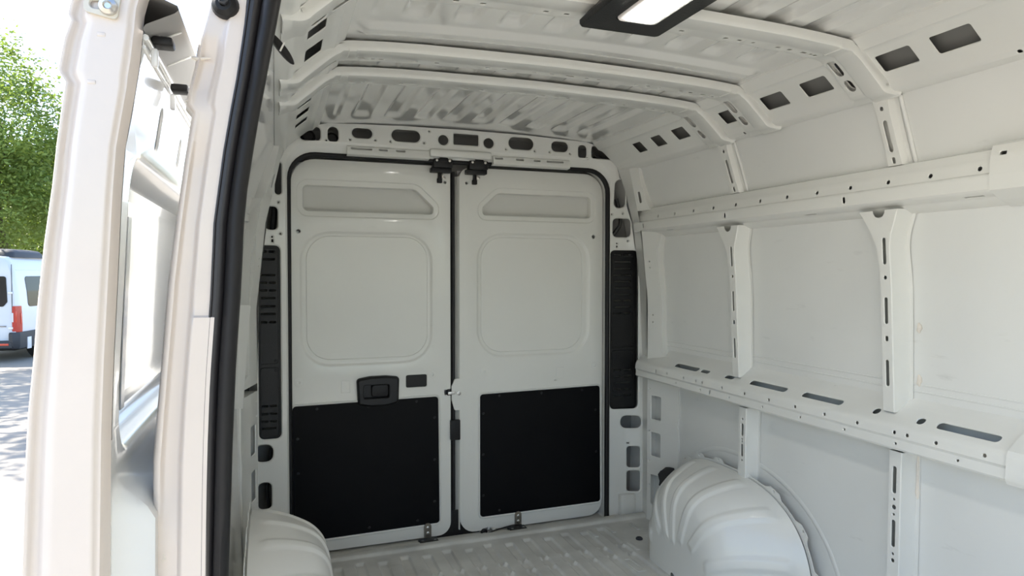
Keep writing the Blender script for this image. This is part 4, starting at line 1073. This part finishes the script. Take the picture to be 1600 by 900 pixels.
# local frame: x to its right (corner at 0, body extends to -x), y forward (away)
def vsec(y, zr, ins):   # closed section: half profile mirrored about x=-1.0
    H = [(0 - .06, .34), (0 - .02, .42), (0, .75), (-.01, 1.10), (-.045, 1.55), (-.10, 1.95), (-.17, 2.18), (-.27, zr - .02), (-.45, zr), (-1.0, zr + .02)]
    H = [(x - ins, z) for x, z in H]
    return [(x, y, z) for x, z in H] + [(-2.0 - x, y, z) for x, z in H[-2::-1]]
secs = [vsec(.16, 2.26, .06), vsec(.05, 2.30, .02), vsec(.0, 2.20, .06)][::-1]
secs = [vsec(-.0, 2.24, .05), vsec(.03, 2.30, .015), vsec(.12, 2.33, 0), vsec(4.3, 2.33, 0), vsec(4.9, 2.28, .03), vsec(5.5, 1.55, .06), vsec(5.9, 1.15, .10)]
for sct, zc in ((secs[5], 1.62), (secs[6], 1.2)):
    for i, (x, y, z) in enumerate(sct):
        if z > zc: sct[i] = (x, y, zc + (z - zc) * .1)
V, F = loft(secs, closed=True, cap0=True, cap1=True); mk('body', V, F, 'vanpaint', pv, ang=40)
def vpanel(name, pts2, y, m, parent, th=.012, r=.05):
    return plate(name, rpoly(pts2, r, 4), [], lambda s, t, d: Vector((s, y - .012 + d, t)), m, parent, th=.014)
rw = vpanel('rear_window', [(-.92, 1.22), (-.30, 1.22), (-.22, 1.32), (-.24, 1.88), (-.92, 1.88)], 0, 'glass', pv)
vpanel('rear_window', [(-1.08, 1.22), (-1.70, 1.22), (-1.78, 1.32), (-1.76, 1.88), (-1.08, 1.88)], 0, 'glass', pv)
# door shut lines
for x_ in (-.13, -1.0): box('shut_line', (x_, -.003, 1.28), (.010, .012, 1.72), 'bumper', pv)
# hinges
for z_ in (1.52, .75): box('hinge', (-.155, -.02, z_), (.09, .03, .045), 'outer', pv, bev=.008)
# side windows
def vside(name, y0, y1, z0, z1, m):
    f = lambda s, t, d: Vector((interp(t, [.75, 1.10, 1.55, 1.95, 2.18], [0, -.01, -.045, -.10, -.17]) + .008 - d, s, t))
    return plate(name, rrect((y0 + y1) / 2, (z0 + z1) / 2, y1 - y0, z1 - z0, .08, 4), [], f, m, pv, creases=[[(y0, z), (y1, z)] for z in (1.3, 1.55, 1.75)], th=.012)
for a, b_ in ((.42, 1.45), (1.6, 2.8), (2.95, 3.9)): vside('side_window', a, b_, 1.20, 1.88, 'glass')
for z_ in (2.02, .62): tube('crease_line', [(interp(z_, [.42, .75, 1.55, 1.95, 2.18], [-.02, 0, -.045, -.10, -.17]) + .002, y_, z_) for y_ in (.14, 2, 4.2)], .006, 'vanpaint', pv, n=6)
# tail light wrapping the corner
tl = []
for z, w_ in ((.66, .8), (.70, 1), (.85, 1), (1.05, .95), (1.20, .85), (1.23, .7)):
    xo = interp(z, [.42, .75, 1.10, 1.55], [-.02, 0, -.01, -.045])
    tl.append([(xo - .135 * w_, -.005, z), (xo - .12 * w_, -.022, z), (xo - .04, -.020, z), (xo + .006, .03, z), (xo + .012, .12, z), (xo - .01, .15 * w_, z)])
V, F = loft(tl, cap0=True, cap1=True); t_ = mk('tail_light', V, F, 'red', pv, ang=40)
box('reverse_lens', (-.115, -.021, .98), (.03, .010, .20), 'platew', t_, bev=.004)
box('lamp_bar', (-.045, -.022, 1.0), (.02, .012, .26), 'redlt', t_, bev=.004); box('lamp_bar', (.010, .07, .95), (.01, .03, .24), 'redlt', t_, bev=.004)
# bumper corners rising to the light, lower bumper, reflector
bmp = []
for z, g in ((.30, -.02), (.36, .04), (.50, .05), (.62, .05), (.66, .02)):
    bmp.append([(-.16, -.05 - g, z), (-.08, -.06 - g, z), (.01 + g * .3, -.02, z), (.02 + g * .3, .10, z), (.01, .95, z), (-.05, .95, z), (-.05, .05, z), (-.16, .02, z)])
V, F = loft(bmp, cap0=True, cap1=True); bm_ = mk('bumper', V, F, 'bumper', pv, ang=35)
lowb = [[(-1.9, -.06 - g, z), (-.1, -.06 - g, z), (-.1, .05, z), (-1.9, .05, z)] for z, g in ((.30, 0), (.33, .04), (.44, .05), (.48, .02))]
V, F = loft(lowb, cap0=True, cap1=True); mk('bumper_step', V, F, 'bumper', pv, ang=35)
box('reflector', (-.26, -.105, .40), (.20, .012, .045), 'redlt', bm_, bev=.004)
box('badge', (-.32, -.008, .79), (.14, .012, .03), 'badge', pv, bev=.003)
box('label_sticker', (-.12, -.012, .63), (.13, .02, .09), 'platew', pv, bev=.004)
box('mud_flap', (.03, .34, .40), (.02, .16, .26), 'platew', pv, bev=.004)
def wheel(x, y):
    w_ = lathe('wheel', [(.20, -.10), (.33, -.10), (.36, -.07), (.36, .07), (.33, .10), (.20, .10)], (x, y, .36), (1, 0, 0), 'tyre', pv, n=28)
    lathe('rim', [(.20, -.06), (.21, .095), (.17, .09), (.10, .06), (.05, .08)], (x, y, .36), (1, 0, 0), 'badge', w_, n=20)
for x_ in (-.18, -1.82):
    for y_ in (1.15, 4.8): wheel(x_, y_)
box('underbody', (-1.0, 2.6, .33), (1.7, 4.9, .18), 'tyre', pv, bev=.03)
ac = [[(x, y, 2.30 + h) for x, y in rrect(-.95, .9, w_, l_, .15, 4)] for h, w_, l_ in ((0, 1.5, 1.5), (.10, 1.46, 1.42), (.16, 1.36, 1.3), (.19, 1.1, 1.0))]
V, F = loft(ac, cap0=True, cap1=True); mk('roof_air_unit', V, F, 'bumper', pv, ang=50)

# ---- trees behind the yard
def tree(base, height, crowns, m, label, nleaf, seed, leaf=.16):
    rnd = random.Random(seed)
    t = empty('tree', (base[0], base[1], GZ), label=label, cat='tree', group='trees behind the yard')
    crowns = [(a, b, c * 1.2, d, e * 1.1) for a, b, c, d, e in crowns]; top = height * .72
    tp = [(0, 0, -.05)] + [(rnd.uniform(-.2, .2) * i, rnd.uniform(-.2, .2) * i, top * i / 5) for i in range(1, 6)]
    tube('trunk', tp, [.24 * (1 - .13 * i) for i in range(6)], 'bark', t, n=9)
    for (cx, cy, cz, rx, rz) in crowns:
        st_ = tp[rnd.choice((2, 3, 4))]
        mid_ = (lerp(st_[0], cx, .5) + rnd.uniform(-.3, .3), lerp(st_[1], cy, .5), lerp(st_[2], cz, .5) + .3)
        tube('branch', smooth3([st_, mid_, (cx, cy, cz)], 4), [.09 - .007 * i for i in range(9)], 'bark', t, n=6)
    V = []; F = []
    tw = sum(c[3] ** 2 * c[4] for c in crowns)
    for (cx, cy, cz, rx, rz) in crowns:
        k_ = int(nleaf * rx * rx * rz / tw); ncl = max(8, k_ // 45)
        for c in range(ncl):
            d = Vector((rnd.gauss(0, 1), rnd.gauss(0, 1), rnd.gauss(0, 1))).normalized(); r_ = rnd.uniform(.45, 1) ** .6
            cc = Vector((cx + d.x * rx * r_, cy + d.y * rx * r_, cz + d.z * rz * r_)); sp = rnd.uniform(.25, .55) * min(1, rx / 1.6)
            for q in range(45):
                p = cc + Vector((rnd.gauss(0, sp), rnd.gauss(0, sp), rnd.gauss(0, sp * .7)))
                a = Vector((rnd.gauss(0, 1), rnd.gauss(0, 1), rnd.gauss(0, .6))).normalized() ; b_ = a.orthogonal().normalized()
                b_ = (b_ * math.cos(q) + a.cross(b_) * math.sin(q)).normalized()
                s1 = leaf * rnd.uniform(.7, 1.3); s2 = s1 * .45; i0 = len(V)
                V += [p - a * s1 * .5, p + b_ * s2 * .5, p + a * s1 * .5, p - b_ * s2 * .5]; F.append((i0, i0 + 1, i0 + 2, i0 + 3))
    mk('foliage', V, F, m, t, recalc=False, ang=10, kind='stuff')
    return t
def far(u, d_):  # ground point in the direction of picture column u, d_ metres out
    r_ = ray(u, 430); r_.z = 0; r_.normalize(); return (CAM.x + r_.x * d_, CAM.y + r_.y * d_)
tree(far(-12, 31), 10.5, [(0, 0, 4.0, 2.6, 2.2), (.8, -.4, 6.0, 2.2, 1.8), (-2.2, 0, 5.4, 2.6, 2.4), (-.6, .5, 8.0, 1.7, 1.5), (2.4, 0, 4.6, 2.0, 2.0), (-4, 0, 7, 2.6, 2.6)], 'leaf', 'tallest broadleaf tree, nearest behind the parked van', 60000, 11, leaf=.17)
tree(far(125, 40), 8, [(0, 0, 3.2, 2.4, 2.0), (1.6, .3, 4.8, 2.0, 1.8), (-1.2, 0, 5.6, 1.8, 1.6), (3.4, .4, 3.6, 2.0, 2.0), (-2.6, 0, 3.4, 2.0, 2.0)], 'leaf', 'lower sunlit tree beside the open sliding door edge', 44000, 12, leaf=.18)
tree(far(45, 52), 9, [(0, 0, 2.6, 3.4, 2.6), (-4, 0, 3, 3.2, 3.0), (4, 0, 3, 3.2, 2.6), (0, 0, 5.4, 2.8, 2.4), (-3.5, 0, 6, 2.6, 2.2)], 'leaf2', 'dense dark tree low behind the parked van', 40000, 13, leaf=.24)
tree((-12.5, 14.5), 9, [(0, 0, 5.2, 2.6, 1.6), (3, -1, 6, 2.4, 1.3), (-3, 1, 6, 2.6, 1.6), (1, 2.5, 6.5, 2.4, 1.3), (0, -3, 5.8, 2.4, 1.3), (3, 3, 5.6, 2.0, 1.2)], 'leaf', 'spreading tree at the far left of the yard, over the dappled concrete', 26000, 14, leaf=.2)
